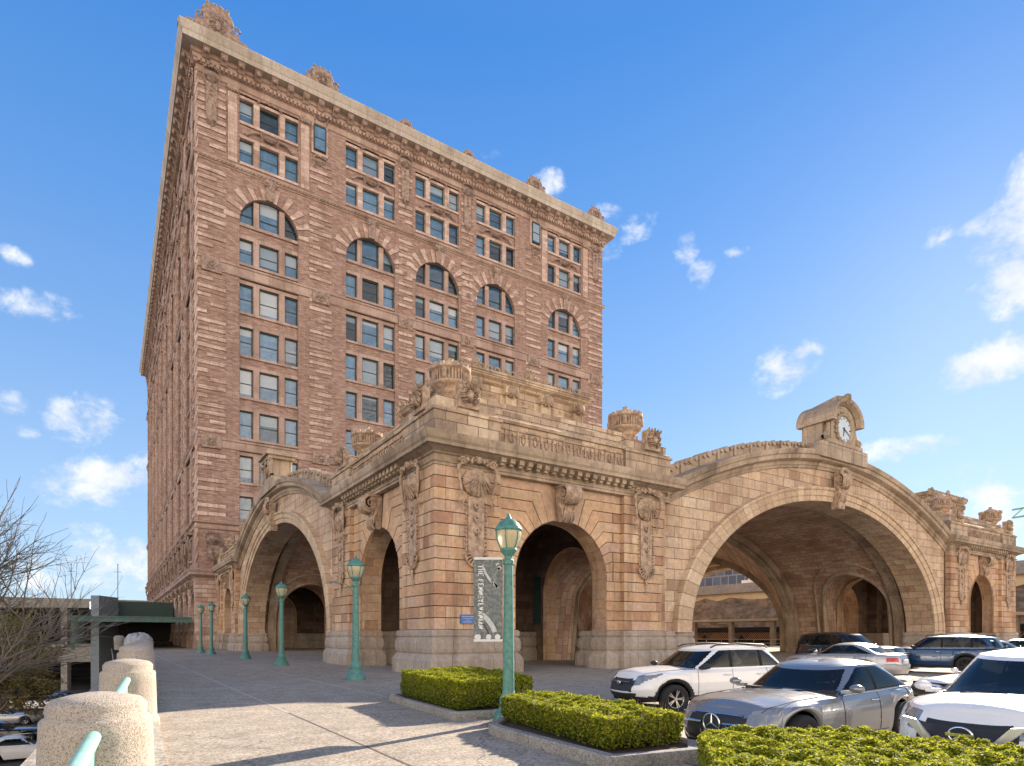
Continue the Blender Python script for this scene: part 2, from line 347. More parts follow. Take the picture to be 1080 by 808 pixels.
def ground_mat(name, c0, c1, speck, jointed=False, rough=.9):
    m, nt, b = new_mat(name); L = nt.links.new
    tc = nt.nodes.new('ShaderNodeTexCoord')
    n1 = tex_noise(nt, tc.outputs['Object'], .18, 6, .6); n2 = tex_noise(nt, tc.outputs['Object'], 1.6, 6, .65)
    c = ramp(nt, n1, [(.3, c0), (.7, c1)])
    v = nt.nodes.new('ShaderNodeTexVoronoi'); v.inputs['Scale'].default_value = speck; L(tc.outputs['Object'], v.inputs['Vector'])
    sv = nt.nodes.new('ShaderNodeSeparateColor'); L(v.outputs['Color'], sv.inputs[0])
    g = nt.nodes.new('ShaderNodeMapRange'); g.inputs['To Min'].default_value = .55; g.inputs['To Max'].default_value = 1.45; L(sv.outputs[0], g.inputs[0])
    g2 = nt.nodes.new('ShaderNodeMapRange'); g2.inputs['From Min'].default_value = .3; g2.inputs['From Max'].default_value = .7; g2.inputs['To Min'].default_value = .72; g2.inputs['To Max'].default_value = 1.12; L(n2, g2.inputs[0])
    k = math_node(nt, 'MULTIPLY', g.outputs[0], g2.outputs[0])
    vm = nt.nodes.new('ShaderNodeVectorMath'); vm.operation = 'SCALE'; L(c, vm.inputs[0]); L(k, vm.inputs['Scale']); c = vm.outputs[0]
    # irregular dark oil and damp stains
    n3 = tex_noise(nt, tc.outputs['Object'], .55, 7, .7)
    s = nt.nodes.new('ShaderNodeMapRange'); s.inputs['From Min'].default_value = .58; s.inputs['From Max'].default_value = .70; s.inputs['To Max'].default_value = .35; L(n3, s.inputs[0])
    c = mix_node(nt, s.outputs[0], c, mix_node(nt, 1.0, c, (.5, .48, .46), 'MULTIPLY'))
    vc = nt.nodes.new('ShaderNodeTexVoronoi'); vc.feature = 'DISTANCE_TO_EDGE'; vc.inputs['Scale'].default_value = .22
    wob = nt.nodes.new('ShaderNodeVectorMath'); wob.operation = 'ADD'; L(tc.outputs['Object'], wob.inputs[0])
    nz = nt.nodes.new('ShaderNodeTexNoise'); nz.inputs['Scale'].default_value = 1.3; nz.inputs['Detail'].default_value = 5; L(tc.outputs['Object'], nz.inputs['Vector']); L(nz.outputs['Color'], wob.inputs[1])
    L(wob.outputs[0], vc.inputs['Vector'])
    ck = math_node(nt, 'MULTIPLY', math_node(nt, 'LESS_THAN', vc.outputs['Distance'], .0028), .55)
    c = mix_node(nt, ck, c, (.08, .07, .06))
    L(c, b.inputs['Base Color']); b.inputs['Roughness'].default_value = rough
    bump(nt, b, sv.outputs[0], .004, .6)
    return m
M['plaza'] = ground_mat('exposed_aggregate', (.32, .27, .21), (.395, .335, .265), 34)
M['lot'] = ground_mat('worn_asphalt', (.13, .12, .11), (.18, .165, .15), 40)
M['asphalt'] = ground_mat('asphalt', (.055, .055, .056), (.075, .073, .07), 30)
M['concrete'] = ground_mat('concrete', (.38, .335, .275), (.48, .42, .345), 30)
M['concrete_grey'] = ground_mat('grey_concrete', (.24, .225, .20), (.32, .30, .27), 70)
def post_mat():
    m, nt, b = new_mat('pebbled_concrete'); L = nt.links.new
    tc = nt.nodes.new('ShaderNodeTexCoord')
    v = nt.nodes.new('ShaderNodeTexVoronoi'); v.inputs['Scale'].default_value = 115; L(tc.outputs['Object'], v.inputs['Vector'])
    sv = nt.nodes.new('ShaderNodeSeparateColor'); L(v.outputs['Color'], sv.inputs[0])
    c = ramp(nt, sv.outputs[0], [(0, (.20, .165, .13)), (.2, (.38, .33, .27)), (.5, (.50, .44, .365)), (1, (.60, .54, .46))])
    n = tex_noise(nt, tc.outputs['Object'], 1.7, 5)
    L(mix_node(nt, math_node(nt, 'MULTIPLY', n, .5), c, mix_node(nt, 1.0, c, (.6, .55, .5), 'MULTIPLY')), b.inputs['Base Color'])
    b.inputs['Roughness'].default_value = .9; bump(nt, b, v.outputs['Distance'], .01, .7)
    return m
M['post'] = post_mat()
def leaf_mat(name, c0, c1):
    m, nt, b = new_mat(name); L = nt.links.new
    uv = nt.nodes.new('ShaderNodeUVMap'); sep = nt.nodes.new('ShaderNodeSeparateXYZ'); L(uv.outputs[0], sep.inputs[0])
    L(ramp(nt, sep.outputs[0], [(0, c0), (.45, tuple(.6*a+.4*b_ for a, b_ in zip(c0, c1))), (.9, c1), (.93, (.26, .16, .05)), (1, (.22, .13, .05))]), b.inputs['Base Color']); b.inputs['Roughness'].default_value = .65; b.inputs['Specular IOR Level'].default_value = .15
    out = nt.nodes['Material Output']; tr = nt.nodes.new('ShaderNodeBsdfTranslucent')
    L(ramp(nt, sep.outputs[0], [(0, tuple(x*1.3 for x in c0)), (1, tuple(min(1, x*1.5) for x in c1))]), tr.inputs[0])
    mx = nt.nodes.new('ShaderNodeMixShader'); mx.inputs[0].default_value = .42
    L(b.outputs[0], mx.inputs[1]); L(tr.outputs[0], mx.inputs[2]); L(mx.outputs[0], out.inputs[0])
    return m
M['leaf'] = leaf_mat('boxwood_leaf', (.055, .085, .010), (.40, .41, .03))
M['twig'] = plain('twig_bark', (.26, .21, .15), .9, var=.3)
M['bark'] = plain('bark', (.19, .15, .11), .95, var=.35, scale=5, bumpd=.02)
M['twig_olive'] = plain('olive_twig', (.33, .29, .17), .9, var=.35)
M['soil'] = plain('soil', (.07, .05, .035), 1, var=.3, scale=8)

def clip_poly(poly, x0, x1):
    def cut(pl, f):
        out = []
        for i in range(len(pl)):
            a, b = pl[i], pl[(i+1) % len(pl)]; fa, fb = f(a), f(b)
            if fa >= 0: out.append(a)
            if fa*fb < 0:
                t = fa/(fa-fb); out.append((a[0]+t*(b[0]-a[0]), a[1]+t*(b[1]-a[1])))
        return out
    return cut(cut(poly, lambda p: p[0]-x0), lambda p: x1-p[0])
def shrink(poly, d):
    c = np.mean(poly, axis=0); out = []; n = len(poly)
    P = [np.array(p, float) for p in poly]
    for i in range(n):
        a, p, b = P[i-1], P[i], P[(i+1) % n]
        e1 = p-a; e2 = b-p; l1 = np.linalg.norm(e1); l2 = np.linalg.norm(e2)
        if l1 < 1e-6 or l2 < 1e-6: out.append(tuple(p)); continue
        n1 = np.array([-e1[1], e1[0]])/l1; n2 = np.array([-e2[1], e2[0]])/l2
        k = 1+n1@n2
        out.append(tuple(p+(n1+n2)*d/max(k, .35)))
    return out
def offset_path(pts, d, closed=True):
    """offset a ccw plan outline outward by d"""
    n = len(pts); out = []
    for i in range(n):
        p = np.array(pts[i], float)
        a = np.array(pts[i-1], float) if (closed or i) else None; b = np.array(pts[(i+1) % n], float) if (closed or i < n-1) else None
        ns = []
        if a is not None: e = p-a; ns.append(np.array([e[1], -e[0]])/np.linalg.norm(e))
        if b is not None: e = b-p; ns.append(np.array([e[1], -e[0]])/np.linalg.norm(e))
        m = sum(ns)
        if len(ns) == 2: m = m/(1+ns[0]@ns[1])
        out.append(tuple(p+m*d))
    return out
def sweep(mb, path, prof, closed=True, smooth=False):
    """mouldings: prof is a list of (outward, z), from the bottom up"""
    rings = []
    for d, z in prof: rings.append([(x, y, z) for x, y in offset_path(path, d, closed)])
    n = len(path)
    for i in range(n if closed else n-1):
        j = (i+1) % n
        for k in range(len(prof)-1):
            a, b, c, e = rings[k][i], rings[k][j], rings[k+1][j], rings[k+1][i]
            L = math.hypot(b[0]-a[0], b[1]-a[1]); off = i*7.3
            v0 = prof[k][1]+prof[k][0]; v1 = prof[k+1][1]+prof[k+1][0]
            mb.face([a, b, c, e], [(off, v0), (off+L, v0), (off+L, v1), (off, v1)], smooth)

exec_order = []
# ================================================================== CARVED ORNAMENT (shared pieces)
def volute(mb, cx, cz, r, y, turns=1.6, tr=.05, s=1, n=22, start=0.0):
    pts = []
    for i in range(n+1):
        t = i/n; a = start+s*turns*2*math.pi*t; rr = r*(1-.82*t)
        pts.append((cx+rr*math.cos(a), y, cz+rr*math.sin(a)))
    mb.tube(pts, [tr*(1-.4*i/n) for i in range(n+1)], 6)
def cartouche_mb(w=1.5, h=1.9, drop=3.4, sw=.27):
    """scalloped shell in a scrolled frame with a leafy crest and a drop of husks on a strip below; origin at the shell centre, faces -y"""
    m = MB()
    P = []      # domed shell with radial flutes
    for i in range(25):
        t = 2*math.pi*i/24
        P.append([(w*.33*q*math.cos(t), -.10-.20*(1-q*q)-.025*q*math.cos(t*12), h*.30*q*math.sin(t)) for q in (1.0, .8, .55, .3, .05)])
    m.grid(P)
    for k in range(9):
        a = math.pi*(.12+.76*k/8)+math.pi
        m.tube([(0, -.26, h*.2), (w*.2*math.cos(a), -.30, h*.18*math.sin(a)+h*.08), (w*.36*math.cos(a), -.16, h*.34*math.sin(a)+h*.04)], [.02, .045, .03], 5)
    for s in (-1, 1):
        m.tube([(s*w*.30, -.12, h*.42), (s*w*.46, -.22, h*.30), (s*w*.43, -.20, 0), (s*w*.36, -.16, -h*.28), (s*w*.42, -.12, -h*.42), (s*w*.34, -.1, -h*.6)], [.07, .085, .07, .055, .045, .02], 7)
        volute(m, s*w*.36, h*.40, .20, -.24, 1.4, .055, s, start=0 if s > 0 else math.pi)
        volute(m, s*w*.36, -h*.42, .12, -.16, 1.2, .035, -s, start=0 if s > 0 else math.pi)
    rr = random.Random(3)
    for k in range(26):
        a = math.pi*k/25
        m.ball((w*.34*math.cos(a)*rr.uniform(.5, 1.05), -.18-.14*rr.random(), h*.40+.17*math.sin(a)*rr.uniform(.2, 1.4)), rr.uniform(.05, .10), 6, (1, .9, 1.2))
    m.ball((0, -.30, h*.46), .16, 8, (1.2, .8, 1))
    if drop > 0:
        m.box(-w*sw, w*sw, -.06, .1, -h*.35-drop, -h*.3)
        for s in (-1, 1):
            for k in range(int(drop/.2)):
                m.ball((s*w*(sw+.05), -.06, -h*.4-k*.2), .055, 5, (1, .8, 1.5))
        z = -h*.5
        for k in range(3):
            for q in range(7):
                a = 2*math.pi*q/7
                m.ball((.11*math.cos(a), -.11, z+.09*math.sin(a)), .055, 5, (1.2, .7, 1))
            m.tube([(-.16, -.08, z-.05), (0, -.12, z-.22), (.16, -.08, z-.05)], [.02, .04, .02], 5)
            z -= .55
        zb = -h*.35-drop
        for q in range(10):
            a = math.pi+math.pi*q/9
            m.tube([(0, -.1, zb), (w*.27*math.cos(a), -.1, zb+w*.27*math.sin(a))], [.06, .045], 5)
        m.tube([(w*.27*math.cos(math.pi+math.pi*q/12), -.1, zb+w*.27*math.sin(math.pi+math.pi*q/12)) for q in range(13)], .045, 6)
        for k in range(5):
            m.ball((0, -.07, zb-w*.32-k*.17), .11-.017*k, 6, (1, .7, 1.2))
    return m
def keystone_mb():
    """fluted scroll console over a leaf; top at z=0, faces -y"""
    m = MB(); w = .44
    prof = [(.15, -.02), (-.30, -.02)]
    for i in range(14):
        a = R(100+i*15.5); prof.append((-.42+.36*math.cos(a), -.44+.40*math.sin(a)))
    prof += [(-.30, -.86), (-.16, -1.05), (-.10, -1.25), (-.12, -1.42)]
    for i in range(7):
        a = R(200-i*0+i*38); prof.append((-.18+.12*math.cos(R(20+i*40)), -1.5+.13*math.sin(R(20-i*40+0))))
    for k in range(5):
        x = -w+.11+k*(2*w-.22)/4
        m.tube([(x*(1 if z > -1 else .8), y, z) for y, z in prof[:20]], [.105]*16+[.09, .08, .07, .065], 7)
    m.hexa([(-w,-.42,-.80),(w,-.42,-.80),(w,.2,-.80),(-w,.2,-.80),(-w,-.42,-.05),(w,-.42,-.05),(w,.2,-.05),(-w,.2,-.05)])
    m.hexa([(-w*.62,-.08,-1.75),(w*.62,-.08,-1.75),(w*.62,.2,-1.75),(-w*.62,.2,-1.75),(-w*.95,-.2,-.80),(w*.95,-.2,-.80),(w*.95,.2,-.80),(-w*.95,.2,-.80)])
    for s in (-1, 1):
        pts = []
        for i in range(24):
            t = i/23; a = R(100)+t*2*math.pi*1.7; r = .40*(1-.85*t); pts.append((s*(w+.02), -.42+r*math.cos(a), -.44+r*math.sin(a)))
        m.tube(pts, [.06*(1-.4*i/23) for i in range(24)], 6)
        m.tube([(s*w, -.1, -.85), (s*w*.9, -.22, -1.15), (s*w*.7, -.22, -1.5)], [.07, .06, .05], 6)
    for q in range(5):
        x = (q-2)*.13; m.tube([(x*.5, -.18, -1.05), (x, -.34, -1.35), (x*1.25, -.28, -1.62), (x*1.2, -.16, -1.78)], [.05, .085, .07, .03], 6)
    m.box(-w-.06, w+.06, -.62, .2, -.06, .02)
    return m
def mask_mb():
    """carved woman's head with curling hair on a square slab; faces -y, origin at slab bottom centre, 1.1 wide"""
    m = MB(); m.box(-.55, .55, 0, .35, 0, 1.05); 
    P = []
    for i in range(25):
        t = 2*math.pi*i/24; row = []
        for j in range(13):
            p = math.pi*j/12
            x = .20*math.cos(t)*math.sin(p); zz = -.29*math.cos(p)
            yy = -.26*max(0, math.sin(t+math.pi))*math.sin(p) if math.sin(t) < 0 else 0
            d = math.sqrt(abs(x))  # features
            nose = .075*math.exp(-(x/.032)**2-((zz+.02)/.10)**2)
            eyes = -.045*(math.exp(-((x-.075)/.04)**2-((zz-.06)/.03)**2)+math.exp(-((x+.075)/.04)**2-((zz-.06)/.03)**2))
            mouth = .02*math.exp(-(x/.06)**2-((zz+.135)/.018)**2)-.02*math.exp(-(x/.07)**2-((zz+.11)/.012)**2)
            yy -= (nose+eyes+mouth) if math.sin(t) < -.15 else 0
            row.append((x, -.04+yy, .52+zz))
        P.append(row)
    m.grid(P)
    rr = random.Random(5)
    for k in range(46):
        a = math.pi*(-.28+1.56*k/45); q = rr.uniform(.9, 1.35)
        m.tube([(.24*q*math.cos(a), -.12, .56+.30*q*math.sin(a)), (.30*q*math.cos(a+.12), -.2*rr.random()-.08, .56+.36*q*math.sin(a+.12)), (.36*q*math.cos(a-.1), -.05, .56+.40*q*math.sin(a-.1))], [.045, .06, .03], 5)
    for k in range(5): m.tube([(-.46+.23*k, -.02, 1.05), (-.40+.23*k, -.10, 1.16+.05*(k == 2)), (-.34+.23*k, -.02, 1.05)], .05, 5)
    return m
def crown_mb():
    """bulky mural crown: pedestal block, bowl and fluted ring with merlons round a low dome"""
    m = MB()
    m.box(-.85, .85, -.85, .85, 0, .35); m.box(-.7, .7, -.7, .7, .35, .62)
    m.lathe([(.60, .6), (.50, .70), (.50, .82), (.62, .88), (.62, .94), (.70, 1.02), (.92, 1.18), (.98, 1.24), (.98, 1.30), (.90, 1.32)], n=32)
    m.lathe([(.86, 1.30), (.86, 1.72), (.98, 1.80), (1.06, 1.84), (1.06, 1.92), (.90, 1.93), (.66, 1.94)], n=32)
    for k in range(36):
        a = 2*math.pi*k/36; q = MB(); q.box(-.038, .038, -.05, .05, 1.32, 1.80); m.add(q, (.89*math.cos(a), .89*math.sin(a), 0), a+math.pi/2)
    for k in range(18):
        a = 2*math.pi*k/18; q = MB(); q.box(-.10, .10, -.05, .05, 1.92, 2.04); m.add(q, (1.0*math.cos(a), 1.0*math.sin(a), 0), a+math.pi/2)
    m.lathe([(.70, 1.93), (.70, 2.02), (.60, 2.12), (.42, 2.24), (.2, 2.32), (.14, 2.40), (.18, 2.46), (.0, 2.54)], n=20)
    for k in range(4):
        a = math.pi/4+k*math.pi/2; m.ball((.98*math.cos(a), .98*math.sin(a), 1.55), .17, 8, (.8, .8, 1.5))
    return m

# ================================================================== ROTUNDA
S = 64.8; CEN = S/2; PV = 14.7; SP = 4.6; RR = 2.9; CX = 7.3; CH = .52
def rotunda():
    root = empty('station_rotunda', W(0, 0), TH, label='terracotta rotunda of broad arches and corner pavilions with a clock, before the brick tower', cat='station building')
    rnd = random.Random(11)
    F = {k: MB() for k in ('blocks', 'core', 'trim', 'parapet', 'bay', 'baytrim', 'crest', 'vault', 'attic', 'frieze', 'dentil', 'roof', 'hall')}
    def rot_pt(k, x, y):                                # quarter turns about the rotunda's centre
        for _ in range(k): x, y = CEN-(y-CEN), x
        return x, y
    # --- facade blocks of a pavilion (faces -y, x 0..14.3)
    def row_blocks(mb, x0, x1, z0, z1, yf, yb, g=.019, le=True, re=True):
        x = x0
        while x < x1-.05:
            w = rnd.uniform(.62, 1.15)
            if x1-(x+w) < .45: w = x1-x
            a = x+(g*.25 if x > x0+.01 else 0); b = x+w-(g*.25 if x+w < x1-.01 else 0)
            o = rnd.uniform(0, 60)
            n = len(mb.uv); mb.box(a, b, yf, yb, z0+g, z1-g, skip='b')
            u = int(rnd.uniform(0, 400)); v = int(rnd.uniform(0, 400))
            mb.uv[n:] = [((p[0]-a)*.5+u*.8+.12, (p[1]-z0)*.7+v*.52+.1) for p in mb.uv[n:]]
            x += w
    blk = F['blocks']
    for k in range(14):
        z0 = 2.0+CH*k; z1 = z0+CH
        row_blocks(blk, 0, 3.4, z0, z1, 0, .41); row_blocks(blk, 11.2, 14.3, z0, z1, 0, .41)
        if z1 <= SP+.01:
            row_blocks(blk, 3.4, CX-RR, z0, z1, .28, .41); row_blocks(blk, CX+RR, 11.2, z0, z1, .28, .41)
    def vous(j0, j1, s):
        z = lambda j: SP+CH*j
        th = lambda j: R(8.9*j)
        def outer(j):
            if j == 0: return (CX+s*3.9, SP), (CX+s*3.9, SP)
            r = CH*j/math.sin(th(j)); return (CX+s*r*math.cos(th(j)), z(j)), (CX+s*3.9, z(j))
        i0 = (CX+s*RR*math.cos(th(j0)), SP+RR*math.sin(th(j0))); i1 = (CX+s*RR*math.cos(th(j1)), SP+RR*math.sin(th(j1)))
        im = (CX+s*RR*math.cos((th(j0)+th(j1))/2), SP+RR*math.sin((th(j0)+th(j1))/2))
        o0, e0 = outer(j0); o1, e1 = outer(j1)
        poly = [i0] + ([o0, e0] if j0 else [e0]) + [e1, o1, i1, im]
        if s < 0: poly = poly[::-1]
        poly = shrink(poly, .019)
        n = len(blk.uv); blk.prism(poly, .25 if j0 % 2 else .27, .41)
        u = int(rnd.uniform(0, 400)); v = int(rnd.uniform(0, 400))
        blk.uv[n:] = [((p[0]-CX)*.12+u*.8+.4, (p[1]-SP)*.06+v*.52+.1) for p in blk.uv[n:]]
    for s in (-1, 1):
        for j in range(9): vous(j, j+1, s)
    # --- pavilion walls behind the blocks, four sides with an arch each, and the arch soffits
    core = F['core']
    def arch_sheet(mb, x0, x1, z0, z1, y, cx, r, sp, tf, n=24, back=False):
        """wall sheet with a round-headed opening; tf maps local (x,y,z) to the pavilion"""
        def q(pts):
            pts = [tf(*p) for p in pts]; uv = None
            mb.face(pts[::-1] if back else pts)
        q([(x0,y,z0),(cx-r,y,z0),(cx-r,y,sp),(x0,y,sp)]); q([(cx+r,y,z0),(x1,y,z0),(x1,y,sp),(cx+r,y,sp)])
        q([(x0,y,sp),(cx-r,y,sp),(cx-r,y,z1),(x0,y,z1)]); q([(cx+r,y,sp),(x1,y,sp),(x1,y,z1),(cx+r,y,z1)])
        for i in range(n):
            a, b = math.pi*(1-i/n), math.pi*(1-(i+1)/n)
            xa, za, xb, zb = cx+r*math.cos(a), sp+r*math.sin(a), cx+r*math.cos(b), sp+r*math.sin(b)
            q([(xa,y,za),(xb,y,zb),(xb,y,z1),(xa,y,z1)])
    def soffit(mb, cx, r, sp, y0, y1, tf, n=24, z0=0):
        pts = [(cx-r, z0), (cx-r, sp)]+[(cx+r*math.cos(math.pi*(1-i/n)), sp+r*math.sin(math.pi*(1-i/n))) for i in range(1, n)]+[(cx+r, sp), (cx+r, z0)]
        acc = 0
        for i in range(len(pts)-1):
            (xa, za), (xb, zb) = pts[i], pts[i+1]; l = math.hypot(xb-xa, zb-za)
            v0, v1 = (acc, acc+l)
            P = [tf(xa,y0,za), tf(xa,y1,za), tf(xb,y1,zb), tf(xb,y0,zb)]
            mb.face(P, [(y0, v0), (y1, v0), (y1, v1), (y0, v1)], smooth=(1 < i < len(pts)-2)); acc += l
    sides = [lambda x, y, z: (x, y, z), lambda x, y, z: (PV-y, x, z), lambda x, y, z: (PV-x, PV-y, z), lambda x, y, z: (y, PV-x, z)]
    for i, tf in enumerate(sides):
        cx = CX if i in (0,) else PV-CX if i == 3 else PV/2
        if i == 3: cx = PV-7.0-.4+.0
        if i == 3: cx = CX+.4
        arch_sheet(core, .4, PV-.4, 0, 10.0, .4, cx, RR-.02, SP, tf)
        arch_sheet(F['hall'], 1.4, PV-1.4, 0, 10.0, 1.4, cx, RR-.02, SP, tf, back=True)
        soffit(core, cx, RR-.02, SP, .27, 1.4, tf)
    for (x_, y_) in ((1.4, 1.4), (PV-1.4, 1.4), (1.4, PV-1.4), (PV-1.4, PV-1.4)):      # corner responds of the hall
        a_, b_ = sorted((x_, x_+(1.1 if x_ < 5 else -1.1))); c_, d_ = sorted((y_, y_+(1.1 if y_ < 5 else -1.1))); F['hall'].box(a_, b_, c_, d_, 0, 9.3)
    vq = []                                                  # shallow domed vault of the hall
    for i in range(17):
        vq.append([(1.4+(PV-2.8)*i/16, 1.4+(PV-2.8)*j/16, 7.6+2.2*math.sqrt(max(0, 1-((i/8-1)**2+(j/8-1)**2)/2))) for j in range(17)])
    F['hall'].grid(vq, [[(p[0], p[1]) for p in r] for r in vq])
    # louvred vent in the hall wall
    vent = MB()
    for k in range(16): vent.box(PV-1.50, PV-1.41, 10.55, 11.35, 2.6+k*.2, 2.72+k*.2)
    vent.box(PV-1.44, PV-1.40, 10.5, 11.4, 2.5, 5.85)
    # --- plinth
    plinths = []
    def plinth(x0, x1, yf, yb):
        pl = MB(); plinths.append(pl)
        prof = [(.34, 0), (.34, .62), (.30, .70), (.22, .84), (.14, .92), (.2, 1.0), (.24, 1.15), (.24, 1.42), (.2, 1.56), (.13, 1.66), (.13, 1.70), (.2, 1.72), (.2, 1.93), (.14, 1.99), (.05, 2.0)]
        sweep(pl, [(x0, yf), (x1, yf), (x1, yb), (x0, yb)], prof)
        pl.face([(x0-.05, yf-.05, 2.0), (x1+.05, yf-.05, 2.0), (x1+.05, yb+.05, 2.0), (x0-.05, yb+.05, 2.0)])
    # four L-shaped piers of the pavilion
    plinth(0.02, 3.38, 0.02, 3.38); plinth(3.5, CX-RR-.05, .32, 1.3)
    plinth(CX+RR+.07, 11.0, .32, 1.3); plinth(11.2, PV-.02, .02, 3.4); plinth(0.02, 3.4, 11.2, PV-.02); plinth(11.3, PV-.02, 11.3, PV-.02)
    plinth(.32, 1.3, 3.5, PV-.4-CX-RR+.28); plinth(.32, 1.3, PV-CX+RR-.25, 11.0)
    # --- entablature
    sq = [(0, 0), (PV, 0), (PV, PV), (0, PV)]
    tr = F['trim']
    sweep(tr, sq, [(-.2, 9.20), (.05, 9.22), (.05, 9.34), (.10, 9.36), (.12, 9.42), (.0, 9.44), (.0, 9.70), (.08, 9.72), (.14, 9.80), (.44, 9.93), (.62, 9.95), (.64, 10.08), (.58, 10.10), (.66, 10.2), (.70, 10.34), (.72, 10.45), (.72, 10.50), (.3, 10.56), (-.3, 10.58)])
    dn = F['dentil']
    for i in range(17):
        x = 3.2+i*.5
        dn.box(x, x+.26, -.42, .02, 9.70, 9.93); dn.box(x+.03, x+.23, -.30, 0, 9.58, 9.70)
    # --- parapet
    pp = F['parapet']
    sweep(pp, [(.15, .15), (PV-.15, .15), (PV-.15, PV-.15), (.15, PV-.15)], [(0, 10.5), (0, 11.7), (.1, 11.72), (.14, 11.85), (.0, 11.95), (-.5, 11.97), (-.5, 12.5), (-1.1, 12.52), (-1.1, 13.1), (-1.8, 13.15), (-1.8, 13.3), (-3.0, 13.4)])
    for x0, x1 in ((-.02, 3.4), (11.3, 14.72)):
        for y0, y1 in ((-.02, 3.4), (11.3, 14.72)):
            pp.box(x0, x1, y0, y1, 10.56, 11.62); pp.box(x0-.08, x1+.08, y0-.08, y1+.08, 11.62, 11.74); pp.box(x0+.18, x1-.18, y0+.18, y1-.18, 11.74, 12.35)
    # frieze of rings and uprights on the parapet (front and left)
    fr = F['frieze']
    def ringo(cx, cz, rx, rz):
        pts = [(cx+rx*math.cos(2*math.pi*q/12), .12, cz+rz*math.sin(2*math.pi*q/12)) for q in range(13)]
        fr.tube(pts, .035, 5)
    nfr = 22
    for k in range(nfr):
        x = 3.75+k*.345
        if k % 2: ringo(x, 11.1, .11, .24)
        else:
            fr.box(x-.035, x+.035, .07, .16, 10.82, 11.40); fr.ball((x, .09, 11.1), .07, 6)
        yy = PV-x
    fr.box(3.55, 11.15, .08, .16, 10.72, 10.80); fr.box(3.55, 11.15, .08, .16, 11.42, 11.50)
    # --- attic
    at = F['attic']; AZ0, AZ1 = 13.2, 15.75
    at.box(3.5, 11.1, 3.5, 11.1, 12.9, 15.1)
    sweep(at, [(3.5, 3.5), (11.1, 3.5), (11.1, 11.1), (3.5, 11.1)], [(0, 14.9), (.12, 14.95), (.2, 15.1), (.40, 15.2), (.44, 15.36), (.5, 15.4), (.5, 15.48), (-.3, 15.58), (-1, 15.6)])
    at.face([(4.4, 4.4, 15.595), (10.2, 4.4, 15.595), (10.2, 10.2, 15.595), (4.4, 10.2, 15.595)])
    def attic_side(tf):
        for c in (3.86, 6.15, 8.45, 10.74):
            t = MB(); t.box(c-.33, c+.33, 3.3, 3.55, 13.2, 14.5); t.box(c-.42, c+.42, 3.16, 3.55, 14.5, 14.95); tf(t)
        for c0, c1 in ((4.19, 5.82), (6.48, 8.12), (8.78, 10.41)):
            t = MB(); rr = random.Random(int(c0*10))
            for k in range(4):
                x = c0+.05; z = 13.35+k*.3
                while x < c1-.1:
                    w = min(rr.uniform(.35, .7), c1-.05-x); d = rr.uniform(.04, .16)
                    t.hexa([(x,3.49,z),(x+w,3.49,z),(x+w,3.55,z),(x,3.55,z),(x+.02,3.5-d,z+.14),(x+w-.02,3.5-d*rr.uniform(.5,1.2),z+.16),(x+w,3.55,z+.28),(x,3.55,z+.28)]); x += w
            tf(t)
        t = MB()
        for c in (3.86, 6.15, 8.45, 10.74):
            t.ball((c, 3.1, 14.70), .28, 9, (1, .7, 1))
            for q in range(9): t.ball((c+.26*math.cos(q*.7), 3.14, 14.70+.26*math.sin(q*.7)), .09, 5)
        for q in range(18):
            x = 3.2+q*.482
            t.tube([(x-.18, 3.1, 15.5), (x-.1, 3.05, 15.68), (x+.1, 3.05, 15.68), (x+.18, 3.1, 15.5)], .05, 5)
        for c, s in ((3.9, 1.3), (7.3, 1.7), (10.7, 1.0)):
            for q in range(9):
                a = math.pi*q/8
                t.tube([(c, 3.15, 15.48), (c+.42*s*.6*math.cos(a), 3.1, 15.48+.34*s*math.sin(a))], [.1, .06], 5)
        tf(t)
    attic_side(lambda t: at.add(t)); attic_side(lambda t: at.add(t, (0, 14.6, 0), -math.pi/2))
    # --- big arch bay (faces -y), x from PV to S-PV
    HX, HZ, SZ = 15.5, 9.35, 2.0; X0, X1 = PV-.35, S-PV+.05
    ell = lambda ph, e: (CEN+(HX+1.45*e)*math.cos(ph), SZ+(HZ+.95*e)*math.sin(ph))
    top = lambda x: 14.7-.0137*(x-CEN)**2
    by = F['bay']; NP = 72
    phs = [math.pi*(1-i/NP) for i in range(NP+1)]
    xs = [ell(p, 0) for p in phs]
    for yy, bk in ((.5, False), (2.6, True)):
        for i in range(NP):
            (xa, za), (xb, zb) = xs[i], xs[i+1]
            m1 = [(xa,yy,za),(xb,yy,zb),(xb,yy,top(xb)),(xa,yy,top(xa))]
            by.face(m1[::-1] if bk else m1)
        for a, b in ((X0, CEN-HX), (CEN+HX, X1)):
            m1 = [(a,yy,0),(b,yy,0),(b,yy,top(b)),(a,yy,top(a))]
            by.face(m1[::-1] if bk else m1)
    ringpts = [(CEN-HX, 0)]+xs+[(CEN+HX, 0)]
    def arch_band(mb, prof, e_scale=1.0):
        """prof: list of (e, y); follows the big arch down to the plinth"""
        rows = []; acc = 0; prev = None
        path = [('d', math.pi)]+[('p', p) for p in phs]+[('d', 0)]
        uvs = []
        for kind, p in path:
            row = []
            for e, y in prof:
                x, z = ell(p, e)
                if kind == 'd': z = 1.9
                row.append((x, y, z))
            x, z = row[0][0], row[0][2]
            if prev: acc += math.hypot(x-prev[0], z-prev[1])
            prev = (x, z); rows.append(row)
            d = 0; ur = []
            for k, (e, y) in enumerate(prof):
                if k: d += abs(prof[k][0]-prof[k-1][0])*1.2+abs(prof[k][1]-prof[k-1][1])
                ur.append((d, acc))
            uvs.append(ur)
        for k in range(len(prof)-1):
            mb.grid([[r[k], r[k+1]] for r in rows], [[u[k], u[k+1]] for u in uvs], smooth=True)
    arch_band(F['bay'], [(0, 2.6), (0, .42)])
